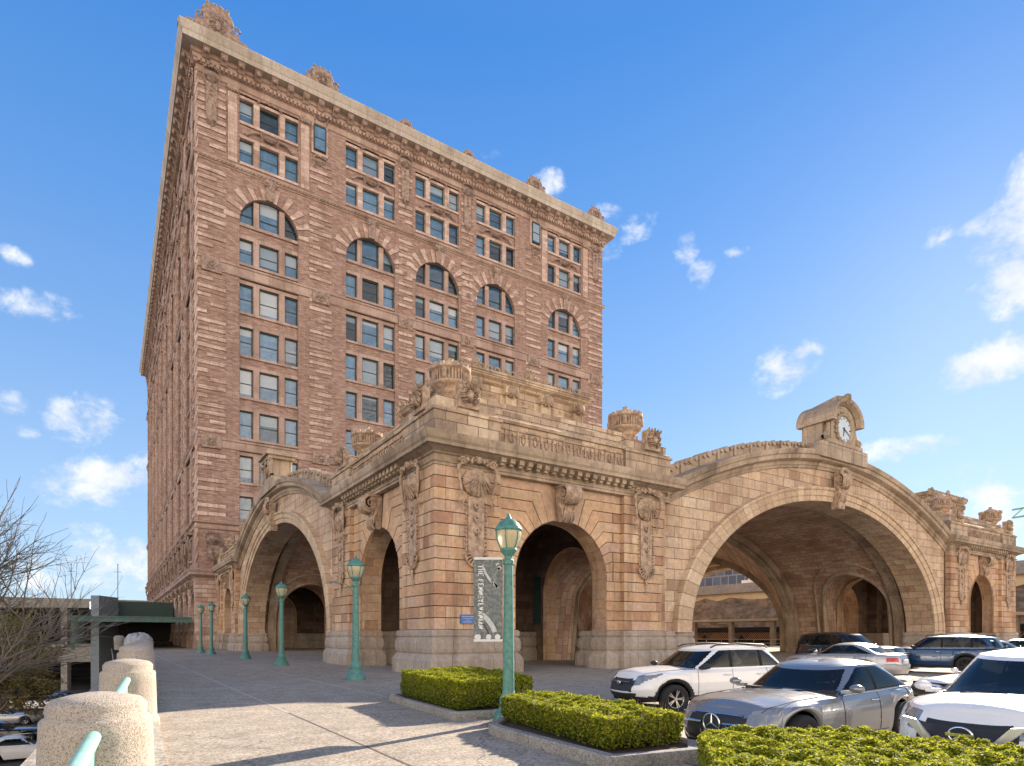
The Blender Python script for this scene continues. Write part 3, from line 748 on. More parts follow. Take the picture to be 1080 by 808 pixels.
    bt = F['baytrim']; F['archivolt'] = MB()
    arch_band(F['archivolt'], [(0, .42), (0, .30), (.10, .27), (.38, .27), (.38, .20), (.44, .18), (.80, .18), (.80, .10), (.90, .06), (1.0, .10), (1.0, .52)])
    for zf, yb in ((0, .5),):
        pass
    # jamb bottoms of the opening below the springing
    for s in (-1, 1):
        x = CEN+s*HX; by.face([(x,.42,0),(x,2.6,0),(x,2.6,2.0),(x,.42,2.0)])
    plinth(PV+.05, CEN-HX-.02, .5, 2.6); plinth(CEN+HX+.02, S-PV-.05, .5, 2.6)
    # curved cornice over the bay
    n = 60; rows = []
    prof = [(-1.15, .52), (-1.12, .40), (-.95, .34), (-.92, .28), (-.72, .24), (-.66, .0), (-.60, -.14), (-.34, -.16), (-.30, -.26), (-.06, -.34), (0, -.34), (.10, .9), (.10, 2.7)]
    for i in range(n+1):
        x = X0+(X1-X0)*i/n; sl = -2*.0137*(x-CEN); q = math.hypot(1, sl)
        rows.append([(x-sl/q*o*.0, y, top(x)+o*q) for o, y in prof])
    uvs = [[(sum(abs(prof[j+1][0]-prof[j][0])+abs(prof[j+1][1]-prof[j][1]) for j in range(k)), (X1-X0)*i/n) for k in range(len(prof))] for i in range(n+1)]
    for k in range(len(prof)-1):
        bt.grid([[r[k], r[k+1]] for r in rows], [[u[k][::-1], u[k+1][::-1]] for u in uvs], smooth=False)
    crs = {-1: F['crest'], 1: MB()}
    nb = 21
    for i in range(nb):
        xa = X0+.6+(X1-X0-1.2)*i/nb; xb = X0+.6+(X1-X0-1.2)*(i+1)/nb
        if abs((xa+xb)/2-CEN) < 2.6: continue
        cr = crs[-1 if xa < CEN else 1]
        za, zb = top(xa), top(xb)
        P = [(xa,.9,za),(xb,.9,zb),(xb,1.9,zb),(xa,1.9,za),(xa,.9,za+.62),(xb,.9,zb+.62),(xb,1.9,zb+.62),(xa,1.9,za+.62)]
        cr.hexa(P)
        xm, zm = (xa+xb)/2, (za+zb)/2+.62
        for q in (-.45, 0, .45):
            zz = zm+(zb-za)*q/(xb-xa)
            cr.tube([(xm+q, .78, zz+.02), (xm+q, 2.0, zz+.02)], .20 if q == 0 else .13, 7, cap=True)
        cr.box(xa-.09, xa+.09, .78, .95, za+.1, za+.78)
    # clock turret's base
    # --- vault, arms and dome
    vt = F['vault']; AX, AZ = 16.5, 10.3
    arm = []; na = 72; ny = 36; yc = 7.7
    bx = lambda z: AX*math.sqrt(max(0, 1-((max(z, SZ)-SZ)/AZ)**2))
    hole = lambda y, z: abs(y-PV/2) < 3.0 and (z < SP or (y-PV/2)**2+(z-SP)**2 < 9.0)
    acc = 0
    prevp = None
    pts = [(-AX, 0), (-AX, 1)]+[(-AX*math.cos(math.pi*i/na), SZ+AZ*math.sin(math.pi*i/na)) for i in range(na+1)]+[(AX, 1), (AX, 0)]
    for i in range(len(pts)-1):
        (xa, za), (xb, zb) = pts[i], pts[i+1]; l = math.hypot(xb-xa, zb-za)
        for j in range(ny):
            y0 = 2.6+(PV-2.6)*j/ny; y1 = 2.6+(PV-2.6)*(j+1)/ny
            if hole((y0+y1)/2, (za+zb)/2): continue
            vt.face([(CEN+xa,y0,za),(CEN+xb,y0,zb),(CEN+xb,y1,zb),(CEN+xa,y1,za)], [(y0,acc),(y0,acc+l),(y1,acc+l),(y1,acc)], True)
        acc += l
    for s in (-1, 1):       # tunnels from the vault into the pavilions
        pts2 = [(-3.0, 0), (-3.0, SP)]+[(-3.0*math.cos(math.pi*i/20), SP+3.0*math.sin(math.pi*i/20)) for i in range(1, 20)]+[(3.0, SP), (3.0, 0)]
        rows = [[(CEN+s*bx(z)-s*.05, PV/2+y, z), (CEN+s*(CEN-PV+.45), PV/2+y, z)] for y, z in pts2]
        vt.grid(rows, smooth=True)
        bt.tube([(CEN+s*bx(z)-s*.02, PV/2+y*1.03, z) for y, z in pts2], .2, 6)
        bt.tube([(CEN+s*bx(z*1.12)-s*.02, PV/2+y*1.25, z*1.12) for y, z in pts2], .13, 6)
    # inner and outer ribs of the arm
    def rib(y0, y1, d):
        P = []
        for x, z in pts:
            k = 1-d/AX; kz = 1-d/AZ
            P.append([(CEN+x, y0, z), (CEN+x*k, y0, SZ+(z-SZ)*kz if z > SZ else z), (CEN+x*k, y1, SZ+(z-SZ)*kz if z > SZ else z), (CEN+x, y1, z)])
        bt.grid(P, smooth=False)
    rib(3.0, 3.9, .45); rib(PV-1.3, PV-.02, .6); rib(PV-.9, PV-.4, .8)
    # quarter of the dome over the crossing (built whole once, in its own object below)
    root_faces = F['roof']
    # arm roof
    for i in range(30):
        xa = X0+(X1-X0)*i/30; xb = X0+(X1-X0)*(i+1)/30
        root_faces.face([(xa,2.5,top(xa)-.05),(xb,2.5,top(xb)-.05),(xb,PV,top(xb)-.05),(xa,PV,top(xa)-.05)])
    # --- instance the quarter four times
    crest2 = crs[1].mesh('roof_cresting'); crest2.materials.append(M['trim'])
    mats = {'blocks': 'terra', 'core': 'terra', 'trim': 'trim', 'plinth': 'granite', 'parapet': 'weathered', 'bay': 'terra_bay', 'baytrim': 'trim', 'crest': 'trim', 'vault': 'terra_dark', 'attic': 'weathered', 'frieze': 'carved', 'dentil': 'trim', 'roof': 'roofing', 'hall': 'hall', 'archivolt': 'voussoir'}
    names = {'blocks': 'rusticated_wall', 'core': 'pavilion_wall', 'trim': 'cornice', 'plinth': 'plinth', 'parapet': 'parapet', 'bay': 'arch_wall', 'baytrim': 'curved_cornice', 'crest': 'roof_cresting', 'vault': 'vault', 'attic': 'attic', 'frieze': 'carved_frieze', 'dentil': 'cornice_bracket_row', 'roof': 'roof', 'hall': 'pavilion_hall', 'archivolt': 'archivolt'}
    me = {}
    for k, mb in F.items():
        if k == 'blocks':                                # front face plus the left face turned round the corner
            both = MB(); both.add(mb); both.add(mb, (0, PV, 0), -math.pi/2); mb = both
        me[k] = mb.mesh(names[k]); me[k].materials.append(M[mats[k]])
    plm = []
    for p_ in plinths: q_ = p_.mesh('plinth'); q_.materials.append(M['granite']); plm.append(q_)
    cart = cartouche_mb(2.15, 2.1, 2.5, .19).mesh('cartouche'); cart.materials.append(M['carved'])
    keym = keystone_mb().mesh('keystone'); keym.materials.append(M['carved'])
    maskm = mask_mb().mesh('carved_mask'); maskm.materials.append(M['carved'])
    crownm = crown_mb().mesh('crown_finial'); crownm.materials.append(M['carved'])
    bigkey = MB(); kk = keystone_mb(); bigkey.add(kk, (0, 0, 0), 0, (1.15, .75, 1.15))
    bigkey.hexa([(-.42,-.12,-2.5),(.42,-.12,-2.5),(.42,.4,-2.5),(-.42,.4,-2.5),(-.55,-.2,-.9),(.55,-.2,-.9),(.55,.4,-.9),(-.55,.4,-.9)])
    for q in range(9): bigkey.ball((.5*math.cos(math.pi*q/8), -.35, .05+.25*math.sin(math.pi*q/8)), .16, 6)
    bigk = bigkey.mesh('arch_keystone'); bigk.materials.append(M['carved'])
    # clock turret
    ct = MB()
    ct.box(-3.0, 3.0, -.36, 2.2, 14.2, 15.25); ct.box(-2.2, 2.2, -.42, 2.1, 15.25, 15.5)
    n = 20; arc = [(-1.6, 15.5), (1.6, 15.5), (1.6, 17.0)]+[(1.6*math.cos(math.pi*i/n), 17.0+1.25*math.sin(math.pi*i/n)) for i in range(1, n)]+[(-1.6, 17.0)]
    ct.prism(arc, -.2, 2.0, back=True)
    for s in (-1, 1):
        ct.tube([(s*1.7, -.05, 16.8), (s*1.78, -.05, 16.2), (s*2.0, -.05, 15.85), (s*2.3, -.05, 15.65)], [.12, .18, .3, .2], 7)
        volute(ct, s*2.1, 15.82, .32, -.15, 1.3, .1, s)
        ct.box(s*1.72-.16, s*1.72+.16, .3, 1.7, 15.5, 16.9)
    hood = []
    for i in range(25):
        a = math.pi*i/24
        hood.append([(1.55*math.cos(a), -.25, 17.0+1.2*math.sin(a)), (1.75*math.cos(a), -.6, 17.0+1.42*math.sin(a)), (2.0*math.cos(a), -.65, 17.0+1.62*math.sin(a)), (2.02*math.cos(a), 2.2, 17.0+1.64*math.sin(a)), (1.6*math.cos(a), 2.1, 17.0+1.2*math.sin(a))])
    ct.grid(hood, smooth=False)
    for s in (-1, 1): ct.box(s*1.82-.24, s*1.82+.24, -.62, 2.15, 16.86, 17.02)
    for i in range(6): ct.box(-.95+.38*i-.06, -.95+.38*i+.06, -.32, -.18, 15.5, 15.62)
    ct.tube([(0, -.6, 18.55), (0, .2, 18.85), (0, 2.0, 18.62)], [.28, .3, .22], 8, cap=True)
    ct.ball((0, -.5, 18.75), .3, 8)
    ringp = [(1.02*math.cos(2*math.pi*q/32), -.26, 16.55+1.02*math.sin(2*math.pi*q/32)) for q in range(33)]
    ct.tube(ringp, .12, 8)
    for q in range(20): ct.ball((1.16*math.cos(q*.3142), -.27, 16.55+1.16*math.sin(q*.3142)), .1, 5)
    ctm = ct.mesh('clock_turret'); ctm.materials.append(M['trim'])
    pd = MB()
    pd.box(-3.0, 3.0, -.36, 2.2, 14.2, 15.1); pd.box(-1.5, 1.5, -.3, 1.6, 15.1, 15.4); pd.box(-1.1, 1.1, -.1, 1.3, 15.4, 16.9)
    pd.box(-1.5, 1.5, -.5, 1.7, 16.9, 17.15); pd.box(-1.75, 1.75, -.75, 1.9, 17.15, 17.35); pd.box(-1.6, 1.6, -.6, 1.8, 17.35, 17.5)
    for s in (-1, 1):
        pd.tube([(s*1.25, -.25, 16.85), (s*1.5, -.35, 16.5), (s*1.35, -.3, 16.0), (s*1.25, -.25, 15.6), (s*1.6, -.25, 15.35)], [.16, .24, .18, .15, .22], 8)
        volute(pd, s*1.45, 16.6, .24, -.5, 1.3, .08, s, 14)
        for y in (-.2, 1.4): pd.tube([(s*.95, y, 15.4), (s*.95, y, 16.9)], .16, 8)
    pd.add(cartouche_mb(1.2, 1.2, 0), (0, -.12, 16.15))
    pdm = pd.mesh('carved_pedestal'); pdm.materials.append(M['trim'])
    cf = MB(); cf.face([(.93*math.cos(-2*math.pi*q/40), -.235, 16.55+.93*math.sin(-2*math.pi*q/40)) for q in range(40)][::-1])
    cfm = cf.mesh('clock_face'); cfm.materials.append(plain('clock_dial', (.55, .62, .66), .25, var=.06))
    mk = MB()
    for q in range(12):
        a = 2*math.pi*q/12; c, s = math.sin(a), math.cos(a)
        w = .035 if q % 3 else .055
        mk.hexa([(p[0]*1, -.245, p[1]+16.55) if d == 0 else (p[0], -.24, p[1]+16.55) for d in (0, 1) for p in [(.70*c-w*s, .70*s+w*c), (.70*c+w*s, .70*s-w*c), (.86*c+w*s, .86*s-w*c), (.86*c-w*s, .86*s+w*c)]])
    mkm = mk.mesh('hour_marks'); mkm.materials.append(M['frame'])
    def hand(ang, L, w, nm, y):
        h = MB(); c, s = math.sin(R(ang)), math.cos(R(ang))
        P = [(-w*s-.15*c, w*c-.15*s), (w*s-.15*c, -w*c-.15*s), (L*c+w*.3*s, L*s-w*.3*c), (L*c-w*.3*s, L*s+w*.3*c)]
        h.hexa([(p[0], y, 16.55+p[1]) for p in P]+[(p[0], y-.02, 16.55+p[1]) for p in P])
        m_ = h.mesh(nm); m_.materials.append(M['frame']); return m_
    hm = hand(190, .52, .06, 'hour_hand', -.25); mm = hand(118, .78, .045, 'minute_hand', -.275)
    for k in range(4):
        c, s = [(1, 0), (0, 1), (-1, 0), (0, -1)][k]
        loc = (CEN-(c*CEN-s*CEN), CEN-(s*CEN+c*CEN), 0)
        rz = k*math.pi/2
        def put(mesh, nm, x, y, z, r=0, parent=None, sc=None):
            px, py = rot_pt(k, x, y)
            return place(mesh, nm, parent or root, (px, py, z), rz+r, sc)
        for key in F:
            nm = names[key]
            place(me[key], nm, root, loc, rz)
            if key in ('frieze', 'dentil'):
                px, py = rot_pt(k, 0, PV); place(me[key], nm, root, (px, py, 0), rz-math.pi/2)
        for q_ in plm: place(q_, 'plinth', root, loc, rz)
        place(crest2, 'roof_cresting', root, loc, rz)
        for x in (2.05, 12.75): put(cart, 'cartouche', x, -.04, 8.62)
        for y in (PV-2.05-.0, PV-12.6): put(cart, 'cartouche', -.04, y, 8.62, -math.pi/2)
        put(keym, 'keystone', CX, .12, 9.15); put(keym, 'keystone', .12, PV-CX, 9.15, -math.pi/2)
        put(bigk, 'arch_keystone', CEN, .05, 13.35)
        for x, y in ((1.6, 1.6), (12.8, 1.6), (1.6, 12.8)):
            put(crownm, 'crown_finial', x, y, 12.12, 0, None, (.93, .93, 1.06))
        put(maskm, 'carved_mask', 1.75, .02, 11.98); put(maskm, 'carved_mask', .02, 1.75, 11.98, -math.pi/2)
        put(maskm, 'carved_mask', 13.4, .02, 11.98); put(maskm, 'carved_mask', .02, 13.0, 11.98, -math.pi/2)
        if k: place(pdm, 'carved_pedestal', root, (*rot_pt(k, CEN, 0), 0), rz); continue
        t = place(ctm, 'clock_turret', root, (CEN-(c*0-s*CEN) if False else rot_pt(k, CEN, 0)[0], rot_pt(k, CEN, 0)[1], 0), rz)
        for m_, nm in ((cfm, 'clock_face'), (mkm, 'hour_marks'), (hm, 'hour_hand'), (mm, 'minute_hand')):
            place(m_, nm, t)
    vent.build('louvred_vent', M['frame'], root)
    dome = MB(); g = 40; u0 = CEN-PV
    R2 = u0*u0+AX*AX; HC = AZ/math.sqrt(1-u0*u0/R2)
    P = [[(PV+2*u0*i/g, PV+2*u0*j/g, SZ+HC*math.sqrt(max(0, 1-((2*u0*i/g-u0)**2+(2*u0*j/g-u0)**2)/R2))) for j in range(g+1)] for i in range(g+1)]
    dome.grid(P, [[(p[0], p[1]) for p in r] for r in P])
    dome.build('dome_ceiling', M['terra_dark'], root)
    dr = MB(); P2 = [[(p[0], p[1], max(p[2]+.6, 12.6)) for p in r] for r in P]; dr.grid(P2); dr.build('dome_roof', M['roofing'], root)
    # small blue plaque fixed on the corner pier
    return root
ROT = rotunda()

# ================================================================== TOWER
TW, TL, TT = 69.5, 119.0, 79.3
def tower():
    root = empty('brick_tower', W(-2.4, 65), TH, label='tall brown brick office block with rows of triple windows and a heavy bracketed cornice', cat='office building')
    GW = 7.7; cols = [(0, 1.75), (2.6, 5.1), (5.95, 7.7)]
    rows = [(17.0, 20.5), (22.4, 26.0), (28.4, 32.1), (34.0, 37.8), (39.6, 43.4), (45.4, 49.2), (52.0, 55.3)]
    toprows = [(65.5, 68.7), (71.0, 74.0)]
    AS, AR = 57.5, 3.85
    win_mesh = {}
    def window_mb(w, h, rnd, pane=True, y=0):
        f = MB(); t = .13
        f.box(0, t, -.10, .06, 0, h); f.box(w-t, w, -.10, .06, 0, h); f.box(t, w-t, -.10, .06, 0, t); f.box(t, w-t, -.10, .06, h-t, h)
        f.box(t, w-t, -.05, .06, h*.5-.06, h*.5+.06)
        p = MB(); u = rnd+.5
        p.face([(t,.0,t),(w-t,.0,t),(w-t,.0,h-t),(t,.0,h-t)], [(u,0),(u,0),(u,1),(u,1)])
        return f, p
    count = [0]
    def facade(width, groups, strips, smalls, arches, individual):
        mbs = {k: MB() for k in ('wall', 'stone', 'trim', 'carved', 'dark')}
        w, st, tr, cv = mbs['wall'], mbs['stone'], mbs['trim'], mbs['carved']
        wins = []; arcs = []
        # outer wall with one tall recess per group
        brk = [0]
        for g in groups:
            w.box(brk[-1] if False else brk[-1], g, 0, .01, 10.4, 64.6, skip='lrbtd') if g > brk[-1] else None
            brk.append(g+GW)
        w.box(brk[-1], width, 0, .01, 10.4, 64.6, skip='lrbtd')
        # top storey wall
        brk = [0]
        for g in groups: w.box(brk[-1], g, 0, .01, 64.6, 78, skip='lrbtd'); brk.append(g+GW)
        w.box(brk[-1], width, 0, .01, 64.6, 78, skip='lrbtd')
        for g in groups:
            # recess sides
            for x, s in ((g, 1), (g+GW, -1)):
                w.face([(x,0,10.4),(x,.35,10.4),(x,.35,AS),(x,0,AS)] if s > 0 else [(x,0,AS),(x,.35,AS),(x,.35,10.4),(x,0,10.4)])
            # back plane with window holes
            zc = 10.4
            for (z0, z1) in [(12.2, 15.2)]+rows:
                w.box(g, g+GW, .35, .36, zc, z0, skip='lrbtd')
                cx = g
                for c0, c1 in cols+[(GW, GW)]:
                    if g+c0 > cx: w.box(cx, g+c0, .35, .36, z0, z1, skip='lrbtd')
                    cx = g+c1
                for c0, c1 in cols:
                    a, b = g+c0, g+c1
                    w.face([(a,.35,z0),(a,.8,z0),(a,.8,z1),(a,.35,z1)]); w.face([(b,.8,z0),(b,.35,z0),(b,.35,z1),(b,.8,z1)])
                    w.face([(a,.35,z1),(a,.8,z1),(b,.8,z1),(b,.35,z1)]); w.face([(a,.8,z0),(a,.35,z0),(b,.35,z0),(b,.8,z0)])
                    wins.append((a, z0, b-a, z1-z0, .72))
                tr.box(g+.02, g+GW-.02, .14, .36, z0-.32, z0); tr.box(g+.02, g+GW-.02, .24, .36, z1+.02, z1+.5)
                for m0, m1 in ((1.75, 2.6), (5.1, 5.95)): tr.box(g+m0+.06, g+m1-.06, .22, .36, z0, z1+.02)
                zc = z1
            w.box(g, g+GW, .35, .36, zc, AS-.2, skip='lrbtd')
            tr.box(g+.02, g+GW-.02, .12, .36, AS-.55, AS-.15)
            # arched head
            n = 20; c = g+AR
            for i in range(n):
                a, b = math.pi*(1-i/n), math.pi*(1-(i+1)/n)
                xa, za, xb, zb = c+AR*math.cos(a), AS+AR*math.sin(a), c+AR*math.cos(b), AS+AR*math.sin(b)
                w.face([(xa,0,za),(xb,0,zb),(xb,0,64.6),(xa,0,64.6)])
                w.face([(xa,0,za),(xa,.8,za),(xb,.8,zb),(xb,0,zb)])
            for m0, m1 in ((1.75, 2.6), (5.1, 5.95)):
                hh = math.sqrt(AR**2-max(abs(m0-AR), abs(m1-AR))**2)
                tr.box(g+m0+.06, g+m1-.06, .22, .7, AS-.15, AS+hh)
            arcs.append((c, AS))
            # voussoirs, light stone, alternately long
            nv = 19
            for i in range(nv):
                a, b = math.pi*i/nv+.012, math.pi*(i+1)/nv-.012
                ro = AR+(2.0 if i % 2 == 0 else 1.35)
                if i == nv//2: ro = AR+2.6
                poly = [(c+AR*math.cos(a), AS+AR*math.sin(a)), (c+ro*math.cos(a), AS+ro*math.sin(a)), (c+ro*math.cos(b), AS+ro*math.sin(b)), (c+AR*math.cos(b), AS+AR*math.sin(b))]
                (st if i % 2 == 0 else w).prism(poly, -.13 if i % 2 == 0 else -.06, .02)
            cv.hexa([(c-.45,-.35,61.3),(c+.45,-.35,61.3),(c+.45,.1,61.3),(c-.45,.1,61.3),(c-.65,-.65,63.9),(c+.65,-.65,63.9),(c+.65,.1,63.9),(c-.65,.1,63.9)])
            for s in (-1, 1): volute(cv, c+s*.55, 63.4, .38, -.6, 1.2, .12, s, 12)
            # top storey group
            zc = 64.6
            for (z0, z1) in toprows:
                w.box(g, g+GW, .25, .26, zc, z0, skip='lrbtd'); cx = g
                for c0, c1 in cols+[(GW, GW)]:
                    zz = z1
                    if g+c0 > cx: w.box(cx, g+c0, .25, .26, z0, z1, skip='lrbtd')
                    cx = g+c1
                for c0, c1 in cols:
                    a, b = g+c0, g+c1
                    st.face([(a,.25,z0),(a,.7,z0),(a,.7,z1),(a,.25,z1)]); st.face([(b,.7,z0),(b,.25,z0),(b,.25,z1),(b,.7,z1)])
                    st.face([(a,.25,z1),(a,.7,z1),(b,.7,z1),(b,.25,z1)]); st.face([(a,.7,z0),(a,.25,z0),(b,.25,z0),(b,.7,z0)])
                    wins.append((a, z0, b-a, z1-z0, .62))
                st.box(g+.02, g+GW-.02, .02, .25, z0-.35, z0); st.box(g+.02, g+GW-.02, .06, .25, z1+.02, z1+.4)
                for m0, m1 in ((1.75, 2.6), (5.1, 5.95)): st.box(g+m0+.05, g+m1-.05, .02, .25, z0, z1+.02)
                zc = z1
            w.box(g, g+GW, .25, .26, zc, 74.6, skip='lrbtd'); w.box(g, g+GW, 0, .01, 74.6, 78, skip='lrbtd')
            w.face([(g,0,64.6),(g,.26,64.6),(g,.26,74.6),(g,0,74.6)]); w.face([(g+GW,.26,64.6),(g+GW,0,64.6),(g+GW,0,74.6),(g+GW,.26,74.6)])
            cc2 = cartouche_mb(2.0, 1.3, 0); cv.add(cc2, (c, 0, 69.75), 0, (1.3, 1.2, .8))
            for s in (-1, 1): cv.tube([(c+s*1.1, .0, 70.2), (c+s*2.2, -.1, 69.9), (c+s*2.9, -.1, 69.2), (c+s*3.3, -.05, 69.4)], [.16, .14, .12, .08], 6)
            for s in (-1, 1): cv.tube([(c+s*.2, .0, 74.8), (c+s*1.2, -.1, 74.6), (c+s*1.6, -.1, 74.25)], [.2, .14, .1], 6)
            if g in (groups[0], groups[-1]):
                for px in (g-1.45, g+GW+.3):
                    st.box(px, px+1.15, -.22, .02, 64.9, 74.4); cv.box(px-.12, px+1.27, -.36, .02, 74.4, 74.9)
                    for q in range(4): cv.ball((px+.1+q*.32, -.36, 74.3), .2, 6)
            if arches:
                for m0, m1, pr in ((-.70, -.15, .30), (GW+.15, GW+.70, .30)):
                    for z0, z1 in ((17.0, 26.3), (28.0, 49.6), (51.5, 63.8)): 
                        if z1 > 60 and pr < .3: z1 = 57.2
                        st.box(g+m0, g+m1, -pr, .02, z0, z1)
        # small single windows
        for x in smalls:
            wins.append((x, 71.2, 1.75, 3.5, -.22)); cv.add(cartouche_mb(1.8, 1.8, 0), (x+.87, 0, 69.6), 0, (1.1, 1, .9)); st.box(x-.3, x, -.12, .02, 70.9, 75); st.box(x+1.75, x+2.05, -.12, .02, 70.9, 75); st.box(x-.3, x+2.05, -.2, .02, 70.6, 70.9)
        # rusticated strips
        rr = random.Random(4)
        for x0, x1 in strips:
            z = 17.4
            while z < 74.6:
                if any(x0-1 < q < x1+1 for q in smalls) and 69.8 < z: z += 1.1; continue
                if not (49.4 < z < 52.2 or 63.4 < z < 65.1 or 26.0 < z < 28.0):
                    a, b = x0, x1
                    nseg = 1 if x1-x0 < 2 else 2
                    k = rr.random()
                    xm = x0+(x1-x0)*(.3+.4*k)
                    for sa, sb in ((a, xm-.02), (xm+.02, b)):
                        if rr.random() < .82: st.box(sa, sb, -.11-.04*rr.random(), .02, z+rr.uniform(0, .05), z+.50)
                    w.box(a+.1, b-.1, -.07, .02, z+.58, z+1.02)
                z += 1.1
            xm = (x0+x1)/2
            solo = any(x0-1 < q < x1+1 for q in smalls)
            cv.add(cartouche_mb(2.2, 2.2, 0 if solo else 4.6), (xm, -.1, 76.1 if solo else 74.9), 0, (1.05, 1.3, .8 if solo else 1.05))
            for zz in (50.2, 27.1):
                q = min(1.2, (x1-x0)/2)
                cv.box(xm-q, xm+q, -.28, 0, zz-.8, zz+.85)
                for i in range(8): cv.ball((xm+.4*math.cos(i*.785), -.3, zz+.4*math.sin(i*.785)), .2, 5)
                cv.ball((xm, -.32, zz), .28, 6)
        # narrow panels of stripes next to the strips
        # belts
        def seg_path(d=0): return None
        for i in range(int(width/.5)):
            tr.box(i*.5+.1, i*.5+.34, -.34, 0, 64.1, 64.32)
        # main cornice: frieze, dentils, brackets
        for i in range(int(width/.55)): tr.box(i*.55+.08, i*.55+.38, -.62, -.3, 76.0, 76.42)
        nbk = int(round(width/2.1))
        for i in range(nbk):
            x = (i+.5)*width/nbk
            tr.hexa([(x-.42,-.75,76.65),(x+.42,-.75,76.65),(x+.42,-.3,76.5),(x-.42,-.3,76.5),(x-.42,-1.6,77.55),(x+.42,-1.6,77.55),(x+.42,-.3,77.55),(x-.42,-.3,77.55)])
            cv.ball((x, -1.35, 77.1), .3, 6, (1.2, 1, 1))
        # ground storey
        gs = st
        if arches:
            lastx = 0; ar = 2.7; asp = 5.0
            for c in arches:
                gs.face([(lastx,0,0),(c-ar,0,0),(c-ar,0,9),(lastx,0,9)])
                for i in range(16):
                    a, b = math.pi*(1-i/16), math.pi*(1-(i+1)/16)
                    xa, za, xb, zb = c+ar*math.cos(a), asp+ar*math.sin(a), c+ar*math.cos(b), asp+ar*math.sin(b)
                    gs.face([(xa,0,za),(xb,0,zb),(xb,0,9),(xa,0,9)]); gs.face([(xa,0,za),(xa,1.4,za),(xb,1.4,zb),(xb,0,zb)])
                gs.face([(c-ar,0,0),(c-ar,1.4,0),(c-ar,1.4,asp),(c-ar,0,asp)]); gs.face([(c+ar,1.4,0),(c+ar,0,0),(c+ar,0,asp),(c+ar,1.4,asp)])
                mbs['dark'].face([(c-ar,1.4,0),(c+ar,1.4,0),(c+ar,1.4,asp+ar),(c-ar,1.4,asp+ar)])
                kb = keystone_mb(); cv.add(kb, (c, 0, 8.9), 0, (1.3, 1.2, 1.0))
                lastx = c+ar
            gs.face([(lastx,0,0),(width,0,0),(width,0,9),(lastx,0,9)])
            pr = [0]+[x for c in arches for x in (c-ar, c+ar)]+[width]
            for i in range(0, len(pr), 2):
                a, b = pr[i], pr[i+1]
                z = 2.0
                while z < 8.5:
                    gs.box(a+.05, b-.05, -.12, .02, z+.02, z+.54); z += .58
                M_ = MB(); M_.box(a-.12, b+.12, -.35, .02, 0, .9); M_.box(a, b, -.2, .02, .9, 1.95); tr.add(M_)
            for c in [0]+arches:   # consoles under the belt on the lower storeys
                x = c+6.2 if c else 2.0
                if x < width-1:
                    cv.add(cartouche_mb(2.0, 2.2, 1.5), (x, -.2, 14.2), 0, (1.1, 1.6, 1)); cv.box(x-1.1, x+1.1, -.8, 0, 15.3, 15.7)
        else:
            gs.face([(0,0,0),(width,0,0),(width,0,9),(0,0,9)])
            z = 2.0
            while z < 8.5: gs.box(.05, 5, -.12, .02, z+.02, z+.54); z += .58
            cv.add(cartouche_mb(2.0, 2.2, 1.5), (1.9, -.2, 14.2), 0, (1.1, 1.6, 1))
        return mbs, wins, arcs
    names = {'wall': ('brick_wall', 't_brick'), 'stone': ('stone_banding', 't_stone'), 'trim': ('string_courses', 't_trim'), 'carved': ('carved_ornament', 't_carved'), 'dark': ('arcade_shadow_wall', 'dark')}
    gf = [x+2.4 for x in (2.8, 17.3, 28.4, 39.4, 54.2)]
    sf = [(0.02, 3.5), (14.4, 17.6), (27.9, 30.2), (38.9, 41.2), (51.8, 54.9), (66.0, 69.46)]
    sm = [15.0, 53.0]
    nb = 9; pit = (TL-GW-9)/(nb-1)
    gl = [4.5+pit*i for i in range(nb)]
    sl = [(.02, 3.4)]+[(g+GW+1.2, g+pit-1.2) for g in gl[:-1]]+[(TL-3.4, TL-.16)]
    al = [4.0+i*7.4 for i in range(16) if 4.0+i*7.4 < TL-3]
    cand = []
    for (width, g, s_, m_, ar, loc, rz) in ((TW, gf, sf, sm, None, (0, 0, 0), 0), (TL, gl, sl, [], al, (0, TL, 0), -math.pi/2)):
        mbs, wins, arcs = facade(width, g, s_, m_, ar, True)
        for k, mb in mbs.items():
            if mb.f: mb.build(names[k][0], M[names[k][1]], root, loc, rz)
        for wn in wins: cand.append((wn, loc, rz))
        for c, z in arcs:
            f, p = MB(), MB(); n = 20; rr_ = AR
            for a0, a1, x0, x1 in ((None, None, -AR, -AR+1.75), (None, None, -1.25, 1.25), (None, None, AR-1.75, AR)):
                pts = [(AR*math.cos(math.pi*q/40), AR*math.sin(math.pi*q/40)) for q in range(41)]+[(-AR, -.15), (AR, -.15)]
                poly = clip_poly(pts, x0, x1); inner = shrink(poly, .13)
                for q in range(len(poly)):
                    a, b, c_, d = poly[q], poly[(q+1) % len(poly)], inner[(q+1) % len(poly)], inner[q]
                    f.face([(a[0],-.02,a[1]),(b[0],-.02,b[1]),(c_[0],-.02,c_[1]),(d[0],-.02,d[1])])
                f.box(x0+.1, x1-.1, -.04, .04, 1.15, 1.27)
                u = random.randint(0, 60)+.5
                p.face([(q[0], .06, q[1]) for q in poly], [(u, q[1]/4) for q in poly])
            lo = (c, .62, z) if rz == 0 else (.62, TL-c, z)
            fo = f.build('arched_window', M['frame'], root, lo, rz); p.build('pane', M['pane'], fo)
    # the windows that show largest are parts, the rest one part
    cand.sort(key=lambda c: (0 if c[2] == 0 else 60)+(c[0][0] if c[2] == 0 else TL-c[0][0])-.25*c[0][1]+(200 if c[0][1] < 17 else 0))
    meshes = {}
    restf, restp = MB(), MB(); rr = random.Random(9)
